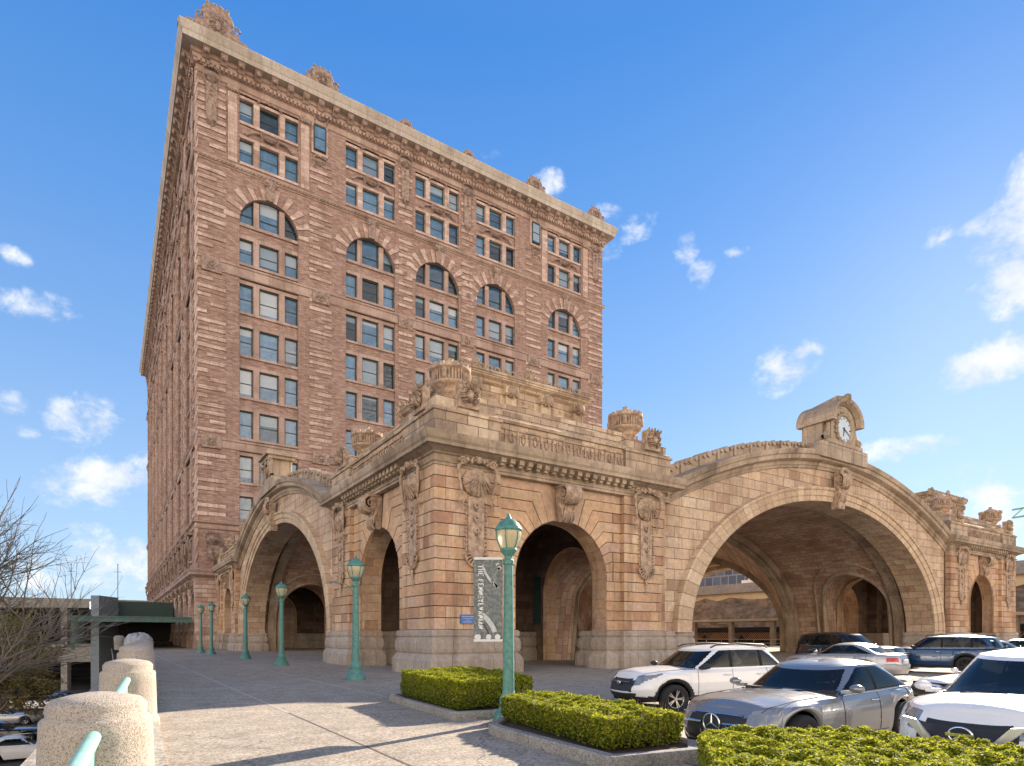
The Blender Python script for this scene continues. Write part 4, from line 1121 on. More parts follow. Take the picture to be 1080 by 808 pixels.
    for i, ((x, z, w, h, y), loc, rz) in enumerate(cand):
        if i < 95:
            key = (round(w, 2), round(h, 2))
            if key not in meshes:
                f, p = window_mb(w, h, 0); a = f.mesh('window'); a.materials.append(M['frame']); b = p.mesh('pane'); b.materials.append(M['pane']); meshes[key] = (a, b)
            lo = (x, y, z) if rz == 0 else (y, TL-x, z)
            fo = place(meshes[key][0], 'window', root, lo, rz); place(meshes[key][1], 'pane', fo)
        else:
            f, p = window_mb(w, h, rr.randint(0, 90))
            lo = (x, y, z) if rz == 0 else (y, TL-x, z)
            restf.add(f, lo, rz); restp.add(p, lo, rz)
    o = restf.build('windows', M['frame'], root); tag(o, kind='stuff'); restp.build('panes', M['pane'], o)['kind'] = 'stuff'
    # corona all round, back walls, roof
    sq = [(0, 0), (TW, 0), (TW, TL), (0, TL)]
    for zb, prof in ((49.9, [(0, 49.75), (.15, 49.8), (.18, 50.0), (.05, 50.05), (.05, 51.0), (.2, 51.1), (.22, 51.3), (0, 51.4)]),
                         (26.6, [(0, 26.5), (.15, 26.55), (.18, 26.75), (.05, 26.8), (.05, 27.5), (.2, 27.6), (.22, 27.8), (0, 27.9)]),
                         (64.4, [(0, 63.9), (.12, 63.95), (.16, 64.15), (.4, 64.3), (.45, 64.6), (.5, 64.65), (0, 64.8)]),
                         (16.0, [(0, 15.6), (.2, 15.7), (.25, 15.9), (.12, 15.95), (.12, 16.3), (.45, 16.45), (.5, 16.65), (0, 16.8)]),
                         (9.7, [(0, 8.9), (.12, 8.95), (.12, 9.2), (.3, 9.35), (.8, 9.6), (.85, 9.9), (1.0, 10.1), (1.0, 10.2), (.4, 10.4), (0, 10.42)])):
        bm_ = MB(); sweep(bm_, sq, prof); bm_.build('belt_course', M['t_trim'], root)
    bm_ = MB(); sweep(bm_, sq, [(0, 74.9), (.15, 75.0), (.2, 75.3), (.05, 75.35), (.05, 75.9), (.35, 76.0), (.35, 76.35), (.5, 76.45), (.5, 76.9), (.7, 77.0), (.7, 77.55)]); bm_.build('frieze_band', M['t_trim'], root)
    cm = MB(); sq = [(0, 0), (TW, 0), (TW, TL), (0, TL)]
    sweep(cm, sq, [(.4, 77.5), (1.75, 77.55), (1.8, 78.15), (1.9, 78.3), (2.1, 78.85), (2.15, 79.0), (2.15, 79.2), (1.6, 79.35), (-2, 79.4)])
    cm.build('crowning_cornice', M['t_corona'], root)
    bk = MB(); bk.face([(TW,0,0),(TW,TL,0),(TW,TL,78),(TW,0,78)]); bk.face([(TW,TL,0),(0,TL,0),(0,TL,78),(TW,TL,78)]); bk.build('rear_wall', M['t_brick'], root)
    rf = MB(); rf.face([(0,0,79.38),(TW,0,79.38),(TW,TL,79.38),(0,TL,79.38)]); rf.box(.2, TW-.2, .2, TL-.2, 78, 79.9); rf.build('roof', M['roofing'], root)
    # corner roll with a cable twist
    tw = MB(); 
    for ph in (0, math.pi):
        tw.tube([(.0+.12*math.cos(z*2+ph), .0+.12*math.sin(z*2+ph), z) for z in np.arange(10.6, 75, .25)], .14, 5)
    tw.build('corner_rope_moulding', M['t_stone'], root)
    # crests on the roof edge
    def crest(w, h, steps):
        c = MB()
        c.box(-w*.28, w*.28, -.5, .6, 0, h*.72)
        c.lathe([(w*.30, 0), (w*.30, .001)], n=4)
        n = 14
        for i in range(n):
            a = math.pi*i/(n-1); c.ball((w*.27*math.cos(a), -.1, h*.68+h*.28*math.sin(a)), h*.085, 6)
        c.prism([(-w*.27, h*.6), (w*.27, h*.6)]+[(w*.27*math.cos(math.pi*i/12), h*.7+h*.24*math.sin(math.pi*i/12)) for i in range(13)], -.4, .5, back=True)
        c.add(mask_mb(), (0, -.55, h*.12), 0, (h*.42, 1, h*.5))
        for s in (-1, 1):
            for k in range(steps):
                x = w*(.28+.16*k); c.box(min(s*x, s*(x+w*.17)), max(s*x, s*(x+w*.17)), -.4, .5, 0, h*(.42-.14*k))
            volute(c, s*w*.36, h*.52, h*.12, -.35, 1.3, .12, s, 14)
        for i in range(4): c.ball((-w*.2+w*.133*i, -.2, h*.98), h*.06, 6)
        me_ = c.mesh('roof_crest'); me_.materials.append(M['t_carved']); return me_
    big = crest(6.0, 4.6, 3); mid = crest(5.0, 3.2, 3)
    for x, m_, sc in ((2.4, big, 1), (16.0, mid, 1.05), (29.0, mid, .62), (40.0, mid, .62), (53.3, mid, .92), (67.2, mid, .9)):
        place(m_, 'roof_crest', root, (x, -.6, 79.3), 0, (sc, sc, sc))
    for y in gl: place(mid, 'roof_crest', root, (-.6, y-2, 79.3), -math.pi/2, (.5, .5, .5))
    return root
TOW = tower()

# ================================================================== GROUND
LOT = [(2.4, 10.6), (2.0, 14.0), (3.2, 18.6), (9, 20.5), (16, 18.5), (30, 15), (30, -4), (9, 4.6), (5.6, 7.0)]
def lot_depth(x, y):
    inside = False; dmin = 1e9; n = len(LOT)
    for i in range(n):
        (xa, ya), (xb, yb) = LOT[i], LOT[(i+1) % n]
        if (ya > y) != (yb > y) and x < (xb-xa)*(y-ya)/(yb-ya)+xa: inside = not inside
        dx, dy = xb-xa, yb-ya; t = max(0, min(1, ((x-xa)*dx+(y-ya)*dy)/(dx*dx+dy*dy)))
        dmin = min(dmin, math.hypot(x-xa-t*dx, y-ya-t*dy))
    if not inside: return 0.0
    t = min(1, dmin/1.6); return -.15*t*t*(3-2*t)
EDGE = lambda t: (-4.62-.5165*t-.0, 8.24+.8563*t)          # inner edge of the terrace's parapet line, t metres from the near end
def ground():
    g = MB()        # terrace at street level, finely meshed only where it dips
    x0, x1, y0, y1 = 1, 32, -6, 22; n = 90; m = 84
    P = [[(x0+(x1-x0)*i/n, y0+(y1-y0)*j/m, lot_depth(x0+(x1-x0)*i/n, y0+(y1-y0)*j/m)) for j in range(m+1)] for i in range(n+1)]
    g.grid(P, [[(p[0], p[1]) for p in r] for r in P])
    e0, e1, e2 = EDGE(-60), EDGE(75), EDGE(400)
    def q(pts): g.face([(x, y, 0) for x, y in pts])
    ex = lambda y: -4.62-.5165*(y-8.24)/.8563
    q([(ex(-40), -40), (x0, -40), (x0, y0), (ex(y0), y0)]); q([(ex(y0), y0), (x0, y0), (x0, y1), (ex(y1), y1)])
    q([(x0, -40), (x1, -40), (x1, y0), (x0, y0)]); q([(x1, -40), (700, -40), (700, y0), (x1, y0)]); q([(x1, y0), (700, y0), (700, y1), (x1, y1)])
    q([(ex(y1), y1), (x0, y1), (x0, 900), (ex(900), 900)]); q([(x0, y1), (x1, y1), (x1, 900), (x0, 900)]); q([(x1, y1), (700, y1), (700, 900), (x1, 900)])
    o = g.build('plaza_pavement', M['plaza']); tag(o, kind='structure')
    low = MB(); low.face([(-2500, -500, -5.6), (2500, -500, -5.6), (2500, 4000, -5.6), (-2500, 4000, -5.6)])
    tag(low.build('lower_ground', M['asphalt']), kind='structure')
    rw = MB(); a, b = EDGE(-60), EDGE(1000); d = np.array([-.8563, -.5165])
    rw.face([(a[0]+d[0]*1.0, a[1]+d[1]*1.0, -5.6), (b[0]+d[0]*1.0, b[1]+d[1]*1.0, -5.6), (b[0]+d[0]*1.0, b[1]+d[1]*1.0, .1), (a[0]+d[0]*1.0, a[1]+d[1]*1.0, .1)][::-1])
    tag(rw.build('terrace_edge', M['concrete']), kind='structure')
    k = MB()
    def strip(t0, t1, d0, d1, z0, z1):
        p = [EDGE(t0), EDGE(t1)]; P = [(p[0][0]+d[0]*d0, p[0][1]+d[1]*d0), (p[1][0]+d[0]*d0, p[1][1]+d[1]*d0), (p[1][0]+d[0]*d1, p[1][1]+d[1]*d1), (p[0][0]+d[0]*d1, p[0][1]+d[1]*d1)]
        k.slab(P, z0, z1)
    for i in range(24): strip(-14+i*4.0, -14+i*4.0+3.985, 0, 1.6, -.02, .10)
    tag(k.build('coping_kerb', M['concrete']), kind='structure')
    # paving joints: thin strips along the building's axes, coloured pale where shade falls
    j = MB(); J = [j]
    def line(a0, b0, a1, b1, w=.05):
        p, q_ = np.array(W(a0, b0)[:2]), np.array(W(a1, b1)[:2]); e = (q_-p)/np.linalg.norm(q_-p); nn = np.array([-e[1], e[0]])*w/2
        J[0].face([(*(p-nn), .004), (*(q_-nn), .004), (*(q_+nn), .004), (*(p+nn), .004)])
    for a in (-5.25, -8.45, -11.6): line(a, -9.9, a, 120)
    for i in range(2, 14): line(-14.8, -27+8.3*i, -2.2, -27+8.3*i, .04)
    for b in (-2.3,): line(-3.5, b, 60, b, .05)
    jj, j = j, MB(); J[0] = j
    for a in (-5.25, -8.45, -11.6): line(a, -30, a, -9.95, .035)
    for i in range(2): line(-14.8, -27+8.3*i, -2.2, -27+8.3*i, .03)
    tag(j.build('sunlit_joints', plain('sunlit_joint_dark', (.10, .085, .07), .95, var=.3, scale=2)), kind='structure'); j = jj  # joints coloured dark on the sunlit side of the shadow edge
    tag(j.build('paving_joints', plain('shaded_joint_pale', (.50, .45, .38), .9, var=.25, scale=2)), kind='structure')
    c = MB()
    for i in range(9):
        for q_ in (0,):
            p0 = np.array(W(-8.45, -16.3-1.0*i)[:2])
    # worn asphalt of the car court
    ln = MB()
    for i in range(12):
        for s, b0, b1 in ((1, -2.8, -7.8),):
            p = np.array(W(12+2.75*i, b0-1.5)[:2]); q_ = np.array(W(12+2.75*i, b1-1.0)[:2]); e = (q_-p)/np.linalg.norm(q_-p); nn = np.array([-e[1], e[0]])*.05
            if p[1] < 23: continue
            ln.face([(*(p-nn), .006), (*(p+nn), .006), (*(q_+nn), .006), (*(q_-nn), .006)])
    tag(ln.build('bay_markings', plain('white_road_paint', (.7, .7, .68), .7, var=.2, scale=3)), kind='structure')
ground()

# ================================================================== PARAPET PIERS AND RAIL
def piers():
    d = np.array([-.8563, -.5165]); labels = ['large pebbled concrete pier nearest the front, low domed top, mint rail running into it',
        'pebbled concrete pier second along the terrace edge, behind the nearest pier', 'pebbled concrete pier third along the terrace edge', 'pebbled concrete pier fourth along the terrace edge', 'pebbled concrete pier fifth along the terrace edge, near the green canopy']
    pos = [(-4.0, 5.95, 0), (-7.35, 11.8, .10), (-10.55, 17.3, .30), (-13.3, 22.0, .30), (-16.2, 26.9, .3), (-19.2, 32, .3), (-22.2, 37.1, .3)]
    labels += ['pebbled concrete pier sixth along the terrace edge', 'small distant pebbled concrete pier, seventh along the terrace edge']
    for i, (x, y, dz) in enumerate(pos):
        k = 1.0
        m = MB(); r0 = .43
        m.lathe([(.53, -.3), (.53, .12), (.515, .16), (r0+.055, .20), (r0+.035, .78+dz), (r0+.03, .94+dz), (r0+.01, .965+dz), (r0-.02, .975+dz), (r0-.015, 1.08+dz), (r0-.03, 1.10+dz), (.36, 1.145+dz), (.22, 1.18+dz), (.1, 1.20+dz), (.0, 1.205+dz)], n=40)
        o = m.build('concrete_pier', M['post'], None, (x, y, 0)); tag(o, labels[i], 'concrete pier', 'round piers along the terrace edge')
    pts = [(-2.5+.0, 1.2, .72)]+[(p[0], p[1], .84+p[2]*.85) for p in pos]
    pts[0] = (-1.15, 1.0, .72)
    for i in range(len(pos)-0):
        a, b = np.array(pts[i]), np.array(pts[i+1])
        e = (b-a)/np.linalg.norm(b-a)
        L = ['mint green pipe rail at the very front, running into the nearest pier', 'mint green pipe rail between the first and second piers'][i] if i < 2 else 'mint green pipe rail far along the terrace edge, between the %s piers' % ['second and third', 'third and fourth', 'fourth and fifth', 'fifth and sixth', 'sixth and seventh'][i-2]
        r = empty('pipe_railing', tuple(a*[1, 1, 0]), 0, label=L, cat='railing', group='pipe rails between the piers')
        t = MB(); o0 = np.array([a[0], a[1], 0])
        t.tube([tuple(a+e*.3-o0), tuple(b-e*.42-o0)], .062, 14, cap=True); t.build('top_rail', M['mint'], r)
        lo = MB(); lo.tube([tuple(a+e*.3-o0-[0, 0, .6]), tuple(b-e*.42-o0-[0, 0, .6])], .025, 8); lo.build('bottom_rail', M['mint'], r)
        n = int(np.linalg.norm(b-a)/.16)
        bl = MB()
        for q in range(3, n-2):
            p = a+(b-a)*q/n-o0; bl.box(p[0]-.012, p[0]+.012, p[1]-.012, p[1]+.012, p[2]-.6, p[2]-.05)
        bl.build('balusters', M['mint'], r)
piers()

# ================================================================== LAMPS, BANNER, PLAQUE
def lamp_glass():
    m, nt, b = new_mat('frosted_lamp_glass')
    b.inputs['Base Color'].default_value = (.62, .55, .36, 1); b.inputs['Roughness'].default_value = .35
    b.inputs['Transmission Weight'].default_value = .25; b.inputs['Subsurface Weight'].default_value = .3
    return m
def lamp_proto():
    r = empty('street_lamp', (0, 0, 0))
    b = MB(); b.lathe([(.40, 0), (.41, .08), (.36, .14), (.36, .20), (.30, .26), (.24, .34), (.22, .46), (.24, .50), (.22, .56), (.165, .66), (.15, .74)], n=20)
    b.build('base', M['green'], r)
    s = MB(); s.lathe([(.15, .72), (.142, 1.2), (.125, 2.6), (.11, 3.65), (.14, 3.68), (.14, 3.76), (.105, 3.8), (.10, 3.9)], n=12, smooth=False)
    s.lathe([(.10, 3.86), (.15, 3.92), (.21, 3.98), (.22, 4.02), (.20, 4.04)], n=20); s.build('pole', M['green'], r)
    g = MB(); g.lathe([(.19, 4.03), (.25, 4.14), (.30, 4.28), (.315, 4.40), (.31, 4.47)], n=24); g.build('globe', MG, r)
    c = MB()
    for k in range(6):
        a = 2*math.pi*k/6+.3
        c.tube([(q*math.cos(a), q*math.sin(a), z) for q, z in ((.2, 4.03), (.262, 4.14), (.312, 4.28), (.327, 4.40), (.32, 4.47))], .014, 5)
    c.build('cage', M['green'], r)
    h = MB(); h.lathe([(.32, 4.44), (.345, 4.46), (.345, 4.50), (.31, 4.55), (.24, 4.65), (.13, 4.72), (.075, 4.74), (.07, 4.77), (.035, 4.80), (.045, 4.83), (.0, 4.88)], n=24); h.build('hood', M['green'], r)
    a = MB(); u = np.array([-A[0], -A[1]])
    pts = [(u[0]*q, u[1]*q, z) for q, z in ((.08, 3.35), (.2, 3.6), (.42, 3.74), (.8, 3.78), (1.05, 3.80))]
    a.tube(pts, .02, 6); a.build('banner_arm', M['green'], r)
    return r
MG = lamp_glass()
lp = lamp_proto()
lspots = [(-6.14, 24.2, 'verdigris street lamp beside the front left arch of the rotunda, second nearest'), (-13.29, 35.55, 'verdigris street lamp in front of the dark opening of the big left arch'),
          (-19.67, 45.5, 'verdigris street lamp at the left jamb of the big left arch'), (-27.74, 56.88, 'verdigris street lamp by the narrow far arch, right of the last lamp'), (-31.3, 62.0, 'farthest small verdigris street lamp, at the corner of the brick tower')]
for i, (x, y, L) in enumerate(lspots):
    o = lp if i == 0 else copy_tree(lp)
    o.location = (x, y, 0); tag(o, L, 'street lamp', 'green street lamps along the plaza')
fl = copy_tree(lp); fl.location = (-.07, 12.45, 0); fl.scale = (.8, .8, .866); fl.rotation_euler.z = 0
tag(fl, 'nearest verdigris street lamp with lit looking yellowish globe, standing between the two clipped hedges', 'street lamp', 'green street lamps along the plaza')
fl['label'] = 'nearest and largest verdigris street lamp, between two hedges, a grey banner beside it'
for c_ in kids(fl):
    if c_.name.startswith('banner_arm'): bpy.data.objects.remove(c_)
am = MB()
for z in (3.78, 1.88): am.tube([(-.08, 0, z), (-.80, 0, z)], .016, 6)
am.build('banner_arm', M['green'], fl)
def banner():
    x0, x1, z0, z1 = -.77, -.19, 1.64, 3.30; Y = 12.42
    m, nt, b = new_mat('banner_print'); L = nt.links.new
    tc = nt.nodes.new('ShaderNodeTexCoord'); n = tex_noise(nt, tc.outputs['Object'], 14, 8, .75)
    L(ramp(nt, n, [(.3, (.06, .07, .07)), (.5, (.14, .16, .16)), (.7, (.32, .35, .35))]), b.inputs['Base Color']); b.inputs['Roughness'].default_value = .7
    r = MB(); w = x1-x0; h = z1-z0
    P = [[(x0+w*i/8, Y+.012*math.sin(i*1.1+j*.3), z0+h*j/20) for j in range(21)] for i in range(9)]
    r.grid(P, flip=True)
    P = [[(x, y+.008, z) for x, y, z in row] for row in P]; r.grid(P)
    o = r.build('street_banner', m); tag(o, 'tall grey banner with white vertical lettering hanging from the nearest street lamp', 'banner')
    def arcs(name, cx, cz, rs, c):
        a = MB()
        for (r0, r1) in rs:
            for k in range(40):
                t0, t1 = math.pi*2*k/40, math.pi*2*(k+1)/40
                q = [(cx+rr*math.cos(t), cz+rr*math.sin(t)) for rr, t in ((r0, t0), (r1, t0), (r1, t1), (r0, t1))]
                if all(x0+.12 < p[0] < x1-.01 and z0+.12 < p[1] < z1-.08 for p in q): a.face([(p[0], Y-.017, p[1]) for p in q])
        a.build(name, c, o)
    gl = plain('banner_pale', (.45, .48, .48), .7, var=.3, scale=20); gd = plain('banner_dark', (.05, .06, .06), .7, var=.3, scale=20); gm = plain('banner_mid', (.20, .23, .23), .7, var=.3, scale=30)
    arcs('arch_print', x0-.25, z0-.05, [(.66, .76), (.42, .47)], gl)
    arcs('arch_print', x0-.25, z0-.05, [(.48, .56), (.33, .40)], gm)
    arcs('arch_print', x1+.35, z1+.05, [(.45, .52), (.75, .80)], gl)
    arcs('arch_print', x1+.1, z0+1.25, [(.24, .29), (.31, .33)], gm)
    arcs('arch_print', x0-.25, z0-.05, [(.57, .60)], gd)
    e = MB(); e.box(x0, x1, Y-.02, Y+.02, z1-.03, z1+.02); e.box(x0, x1, Y-.02, Y+.02, z0-.02, z0+.03)
    for (cx, rx) in ((x0+.08, .07), (x0+.3, .055), (x1-.1, .06)): e.face([(cx+rx*math.cos(t*.52), Y-.024, z0+.075+.055*math.sin(t*.52)) for t in range(12)])
    e.build('banner_hem', plain('banner_white', (.6, .62, .62), .7), o)
    wt = plain('banner_letter', (.72, .74, .74), .6, var=.05)
    def text(s, size, loc, rot, mat, parent, name):
        cu = bpy.data.curves.new(name, 'FONT'); cu.body = s; cu.size = size; cu.extrude = .002; cu.offset = -.002
        t = bpy.data.objects.new(name, cu); col.objects.link(t)
        dg = bpy.context.evaluated_depsgraph_get(); me = bpy.data.meshes.new_from_object(t.evaluated_get(dg)); bpy.data.objects.remove(t)
        me.materials.clear(); me.materials.append(mat); q = place(me, name, parent, loc); q.rotation_euler = rot
        return q
    # stroke letters with serifs, reading downwards
    t = MB()
    G = {'T': [((0,1),(1,1)),((.5,1),(.5,0)),((.3,0),(.7,0)),((0,1),(0,.82)),((1,1),(1,.82))], 'H': [((.15,0),(.15,1)),((.85,0),(.85,1)),((.15,.52),(.85,.52)),((0,0),(.3,0)),((0,1),(.3,1)),((.7,0),(1,0)),((.7,1),(1,1))],
         'E': [((.15,0),(.15,1)),((0,1),(.9,1)),((0,0),(.9,0)),((.15,.52),(.65,.52)),((.9,1),(.9,.82)),((.9,0),(.9,.18))], 'P': [((.15,0),(.15,1)),((0,1),(.6,1)),((.6,1),(.85,.87)),((.85,.87),(.85,.62)),((.85,.62),(.6,.48)),((.6,.48),(.15,.48)),((0,0),(.35,0))],
         'N': [((.12,0),(.12,1)),((.12,1),(.88,0)),((.88,0),(.88,1)),((0,0),(.26,0)),((.74,1),(1,1)),((0,1),(.12,1))], 'S': [((.85,.8),(.7,.97)),((.7,.97),(.35,1)),((.35,1),(.12,.83)),((.12,.83),(.2,.6)),((.2,.6),(.8,.4)),((.8,.4),(.88,.2)),((.88,.2),(.65,.02)),((.65,.02),(.3,.02)),((.3,.02),(.1,.22))],
         'Y': [((0,1),(.28,1)),((.72,1),(1,1)),((.14,1),(.5,.45)),((.86,1),(.5,.45)),((.5,.45),(.5,0)),((.33,0),(.67,0))], 'L': [((.2,0),(.2,1)),((0,1),(.4,1)),((0,0),(.9,0)),((.9,0),(.9,.2))],
         'V': [((0,1),(.28,1)),((.72,1),(1,1)),((.14,1),(.5,0)),((.86,1),(.5,0))], 'A': [((.14,0),(.5,1)),((.86,0),(.5,1)),((.27,.36),(.73,.36)),((0,0),(.28,0)),((.72,0),(1,0))], 'I': [((.5,0),(.5,1)),((.25,0),(.75,0)),((.25,1),(.75,1))], ' ': []}
    word = 'THE PENNSYLVANIAN'; hgt = .105; zc = z1-.14; xb = x0+.12
    for ch in word:
        w_ = .066 if ch not in ' I' else .038
        mm_ = {'V': 1, 'A': 1}
        for (a0, b0), (a1, b1) in G[ch]:
            # along the banner: advance downwards = letter x; letter up = +x of the banner
            p = np.array([xb+b0*hgt-.03, zc-a0*w_*.92]); q = np.array([xb+b1*hgt-.03, zc-a1*w_*.92])
            e_ = q-p; l = np.linalg.norm(e_)+1e-6; e_ /= l; nn = np.array([-e_[1], e_[0]])*(.011 if abs(b1-b0) > .3 else .006)
            p = p-e_*.003; q = q+e_*.003
            t.hexa([(p[0]-nn[0], Y-.026, p[1]-nn[1]), (q[0]-nn[0], Y-.026, q[1]-nn[1]), (q[0]+nn[0], Y-.026, q[1]+nn[1]), (p[0]+nn[0], Y-.026, p[1]+nn[1]), (p[0]-nn[0], Y-.02, p[1]-nn[1]), (q[0]-nn[0], Y-.02, q[1]-nn[1]), (q[0]+nn[0], Y-.02, q[1]+nn[1]), (p[0]+nn[0], Y-.02, p[1]+nn[1])])
        zc -= w_+.0135
    t.build('lettering', wt, o)
banner()
def plaque():
    m = MB(); m.box(-.36, .36, -.05, 0, -.21, .21)
    o = m.build('wall_plaque', plain('blue_enamel', (.015, .10, .36), .3, var=.08), None, W(1.62, -.01, 2.47), TH); tag(o, 'small blue plaque with faint white lettering on the corner pier', 'plaque')
    t = MB(); rr = random.Random(2)
    for z, w, h in ((.12, .29, .04), (.03, .25, .022), (-.04, .12, .022), (-.11, .24, .026), (-.16, .20, .02)):
        x = -w
        while x < w: k = rr.uniform(.018, .034); t.box(x, x+k, -.054, -.05, z-h/2, z+h/2*rr.uniform(.6, 1)); x += k+.01
    t.build('lettering', plain('pale_blue_letter', (.35, .5, .7), .5), o)
plaque()

# ================================================================== HEDGES AND PLANTERS
def round_poly(P, r, n=5):
    out = []
    for i in range(len(P)):
        a, p, b = (np.array(q, float) for q in (P[i-1], P[i], P[(i+1) % len(P)]))
        u = (a-p)/np.linalg.norm(a-p); v = (b-p)/np.linalg.norm(b-p)
        s, e = p+u*r, p+v*r
        for k in range(n+1):
            t = k/n; out.append(tuple((1-t)**2*s+2*t*(1-t)*p+t*t*e))
    return out
def hedge(poly, h, zb, seed, label, dens, z0=.0):
    root = empty('clipped_hedge', (float(np.mean([p[0] for p in poly])), float(np.mean([p[1] for p in poly])), 0), label=label, cat='hedge', group='clipped box hedges')
    cx, cy = root.location.x, root.location.y
    rp = round_poly(poly, .28); rs = np.random.RandomState(seed)
    n = len(rp); P = np.array(rp)
    area = .5*abs(sum(P[i-1][0]*P[i][1]-P[i][0]*P[i-1][1] for i in range(n)))
    per = sum(np.linalg.norm(P[i]-P[i-1]) for i in range(n))
    def lump(x, y): return .034*math.sin(x*5.1+seed)*math.sin(y*4.3+1)+.026*math.sin(x*11+y*7+1.3*math.sin(y*5))+.022*math.sin(y*19-x*13+2*math.sin(x*7))
    cen = P.mean(axis=0)
    core = MB()   # dark twiggy heart that blocks the view through
    Q = [tuple(cen+(p-cen)*.90-np.array([cx, cy])) for p in P]
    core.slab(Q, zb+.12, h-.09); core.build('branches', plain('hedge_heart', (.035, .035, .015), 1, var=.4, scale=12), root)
    pts = []; 
    mn, mx = P.min(axis=0), P.max(axis=0)
    nt = int(area*dens)
    Qr = rs.uniform(mn, mx, (nt*4, 2)); ins = np.zeros(len(Qr), bool)
    for i in range(n):
        (xa, ya), (xb, yb) = P[i-1], P[i]
        if ya == yb: continue
        ins ^= ((ya > Qr[:, 1]) != (yb > Qr[:, 1])) & (Qr[:, 0] < (xb-xa)*(Qr[:, 1]-ya)/(yb-ya)+xa)
    for q in Qr[ins][:nt]:
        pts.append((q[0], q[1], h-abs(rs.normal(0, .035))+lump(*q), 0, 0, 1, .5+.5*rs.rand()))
    ns = int(per*(h-zb)*dens*1.05)
    cum = np.cumsum([np.linalg.norm(P[(i+1) % n]-P[i]) for i in range(n)])
    for _ in range(ns):
        s = rs.rand()*per; i = int(np.searchsorted(cum, s)); i = min(i, n-1)
        a, b = P[i], P[(i+1) % n]; t = rs.rand(); p = a+(b-a)*t; e = (b-a)/(np.linalg.norm(b-a)+1e-9); nn = np.array([e[1], -e[0]])
        z = zb+(h-zb)*rs.rand()**.85
        bare = math.sin(s*3.7+seed)*math.sin(z*9+s*1.3)+.6*math.sin(s*9.1)
        lo = (z-zb)/(h-zb)
        if lo < .28 and rs.rand() < .35: continue
        if bare > .75 and lo < .75 and rs.rand() < .65: continue
        off = -abs(rs.normal(0, .045))+lump(s, z*2)*.9-.06*max(0, .35-lo)
        if lo > .9: off -= .05*(lo-.9)/.1
        p = p+nn*off
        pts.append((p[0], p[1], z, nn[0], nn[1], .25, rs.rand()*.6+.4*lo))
    m = MB(); L = len(pts)
    A_ = np.array(pts); nrm = A_[:, 3:6]+rs.normal(0, .55, (L, 3)); nrm /= np.linalg.norm(nrm, axis=1)[:, None]
    up = rs.normal(0, 1, (L, 3)); u = np.cross(nrm, up); u /= np.linalg.norm(u, axis=1)[:, None]; v = np.cross(nrm, u)
    sz = rs.uniform(.008, .021, L)[:, None]; c = A_[:, :3]-np.array([cx, cy, 0])
    V = np.stack([c-u*sz*1.5, c-v*sz*.8, c+u*sz*1.5, c+v*sz*.8], axis=1).reshape(-1, 3)
    m.v = V.tolist(); m.f = [(4*i, 4*i+1, 4*i+2, 4*i+3) for i in range(L)]; m.sm = [False]*L
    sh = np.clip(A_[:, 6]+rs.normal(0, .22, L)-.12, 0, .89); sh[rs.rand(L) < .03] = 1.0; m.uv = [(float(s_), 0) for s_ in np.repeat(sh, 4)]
    m.build('foliage', M['leaf'], root)
    tw = MB()
    for _ in range(int(per*26)):
        s = rs.rand()*per; i = min(int(np.searchsorted(cum, s)), n-1); a, b = P[i], P[(i+1) % n]; p = a+(b-a)*rs.rand(); e = (b-a)/(np.linalg.norm(b-a)+1e-9); nn = np.array([e[1], -e[0]])
        q = p-nn*.25; p = p-nn*.03
        tw.tube([(q[0]-cx, q[1]-cy, zb+.0), (p[0]-cx, p[1]-cy, zb+.18+.2*rs.rand()), (p[0]+e[0]*rs.normal(0, .06)-cx, p[1]+e[1]*rs.normal(0, .06)-cy, zb+.3+.25*rs.rand())], [.008, .006, .003], 3)
    tw.build('stems', M['twig'], root)
def planter(poly, h, label, zs=None):
    r = empty('planter_bed', (poly[0][0], poly[0][1], 0), label=label, cat='planter', group='low kerbed planting beds')
    ox, oy = poly[0]; P = [(x-ox, y-oy) for x, y in poly]; inn = offset_path(P, -.17)
    k = MB(); n = len(P)
    for i in range(n):
        j = (i+1) % n
        a, b, c, d = P[i], P[j], inn[j], inn[i]
        bo = offset_path(P, -.015); A0, B0 = bo[i], bo[j]; bi = offset_path(P, -.16); C0, D0 = bi[j], bi[i]
        k.face([(*a, -.3), (*b, -.3), (*b, h-.02), (*a, h-.02)]); k.face([(*a, h-.02), (*b, h-.02), (*B0, h), (*A0, h)]); k.face([(*A0, h), (*B0, h), (*C0, h), (*D0, h)]); k.face([(*D0, h), (*C0, h), (*c, h-.1), (*d, h-.1)])
    k.build('kerb', M['concrete_grey'], r)
    s = MB(); s.face([(x, y, h-.05) for x, y in inn]); s.build('soil', M['soil'], r)
hedge([(-3.0, 16.4), (-1.22, 12.95), (.55, 14.3), (-1.4, 18.6)], .80, .17, 3, 'clipped box hedge left of the nearest street lamp, in front of the corner pier', 6200)
hedge([(-.25, 11.75), (1.32, 8.4), (2.62, 9.12), (.72, 12.9)], .60, .17, 4, 'clipped box hedge in the middle foreground, right of the nearest street lamp', 8500)
hedge([(2.28, 7.55), (1.72, 5.1), (6.2, 2.6), (7.4, 4.4), (5.15, 6.35), (4.0, 7.65)], .60, .1, 5, 'long clipped box hedge along the bottom right edge, in front of the parked cars', 9500)
planter([(-3.3, 16.5), (-2.95, 15.75), (-1.2, 12.62), (-.35, 12.95), (.85, 14.2), (-1.3, 19.0)], .17, 'low concrete kerbed bed under the hedge left of the nearest lamp')
planter([(-.42, 11.0), (-.28, 10.6), (1.28, 7.93), (2.6, 8.5), (2.78, 9.2), (.9, 12.9), (.1, 13.2)], .18, 'low concrete kerbed bed under the middle foreground hedge')
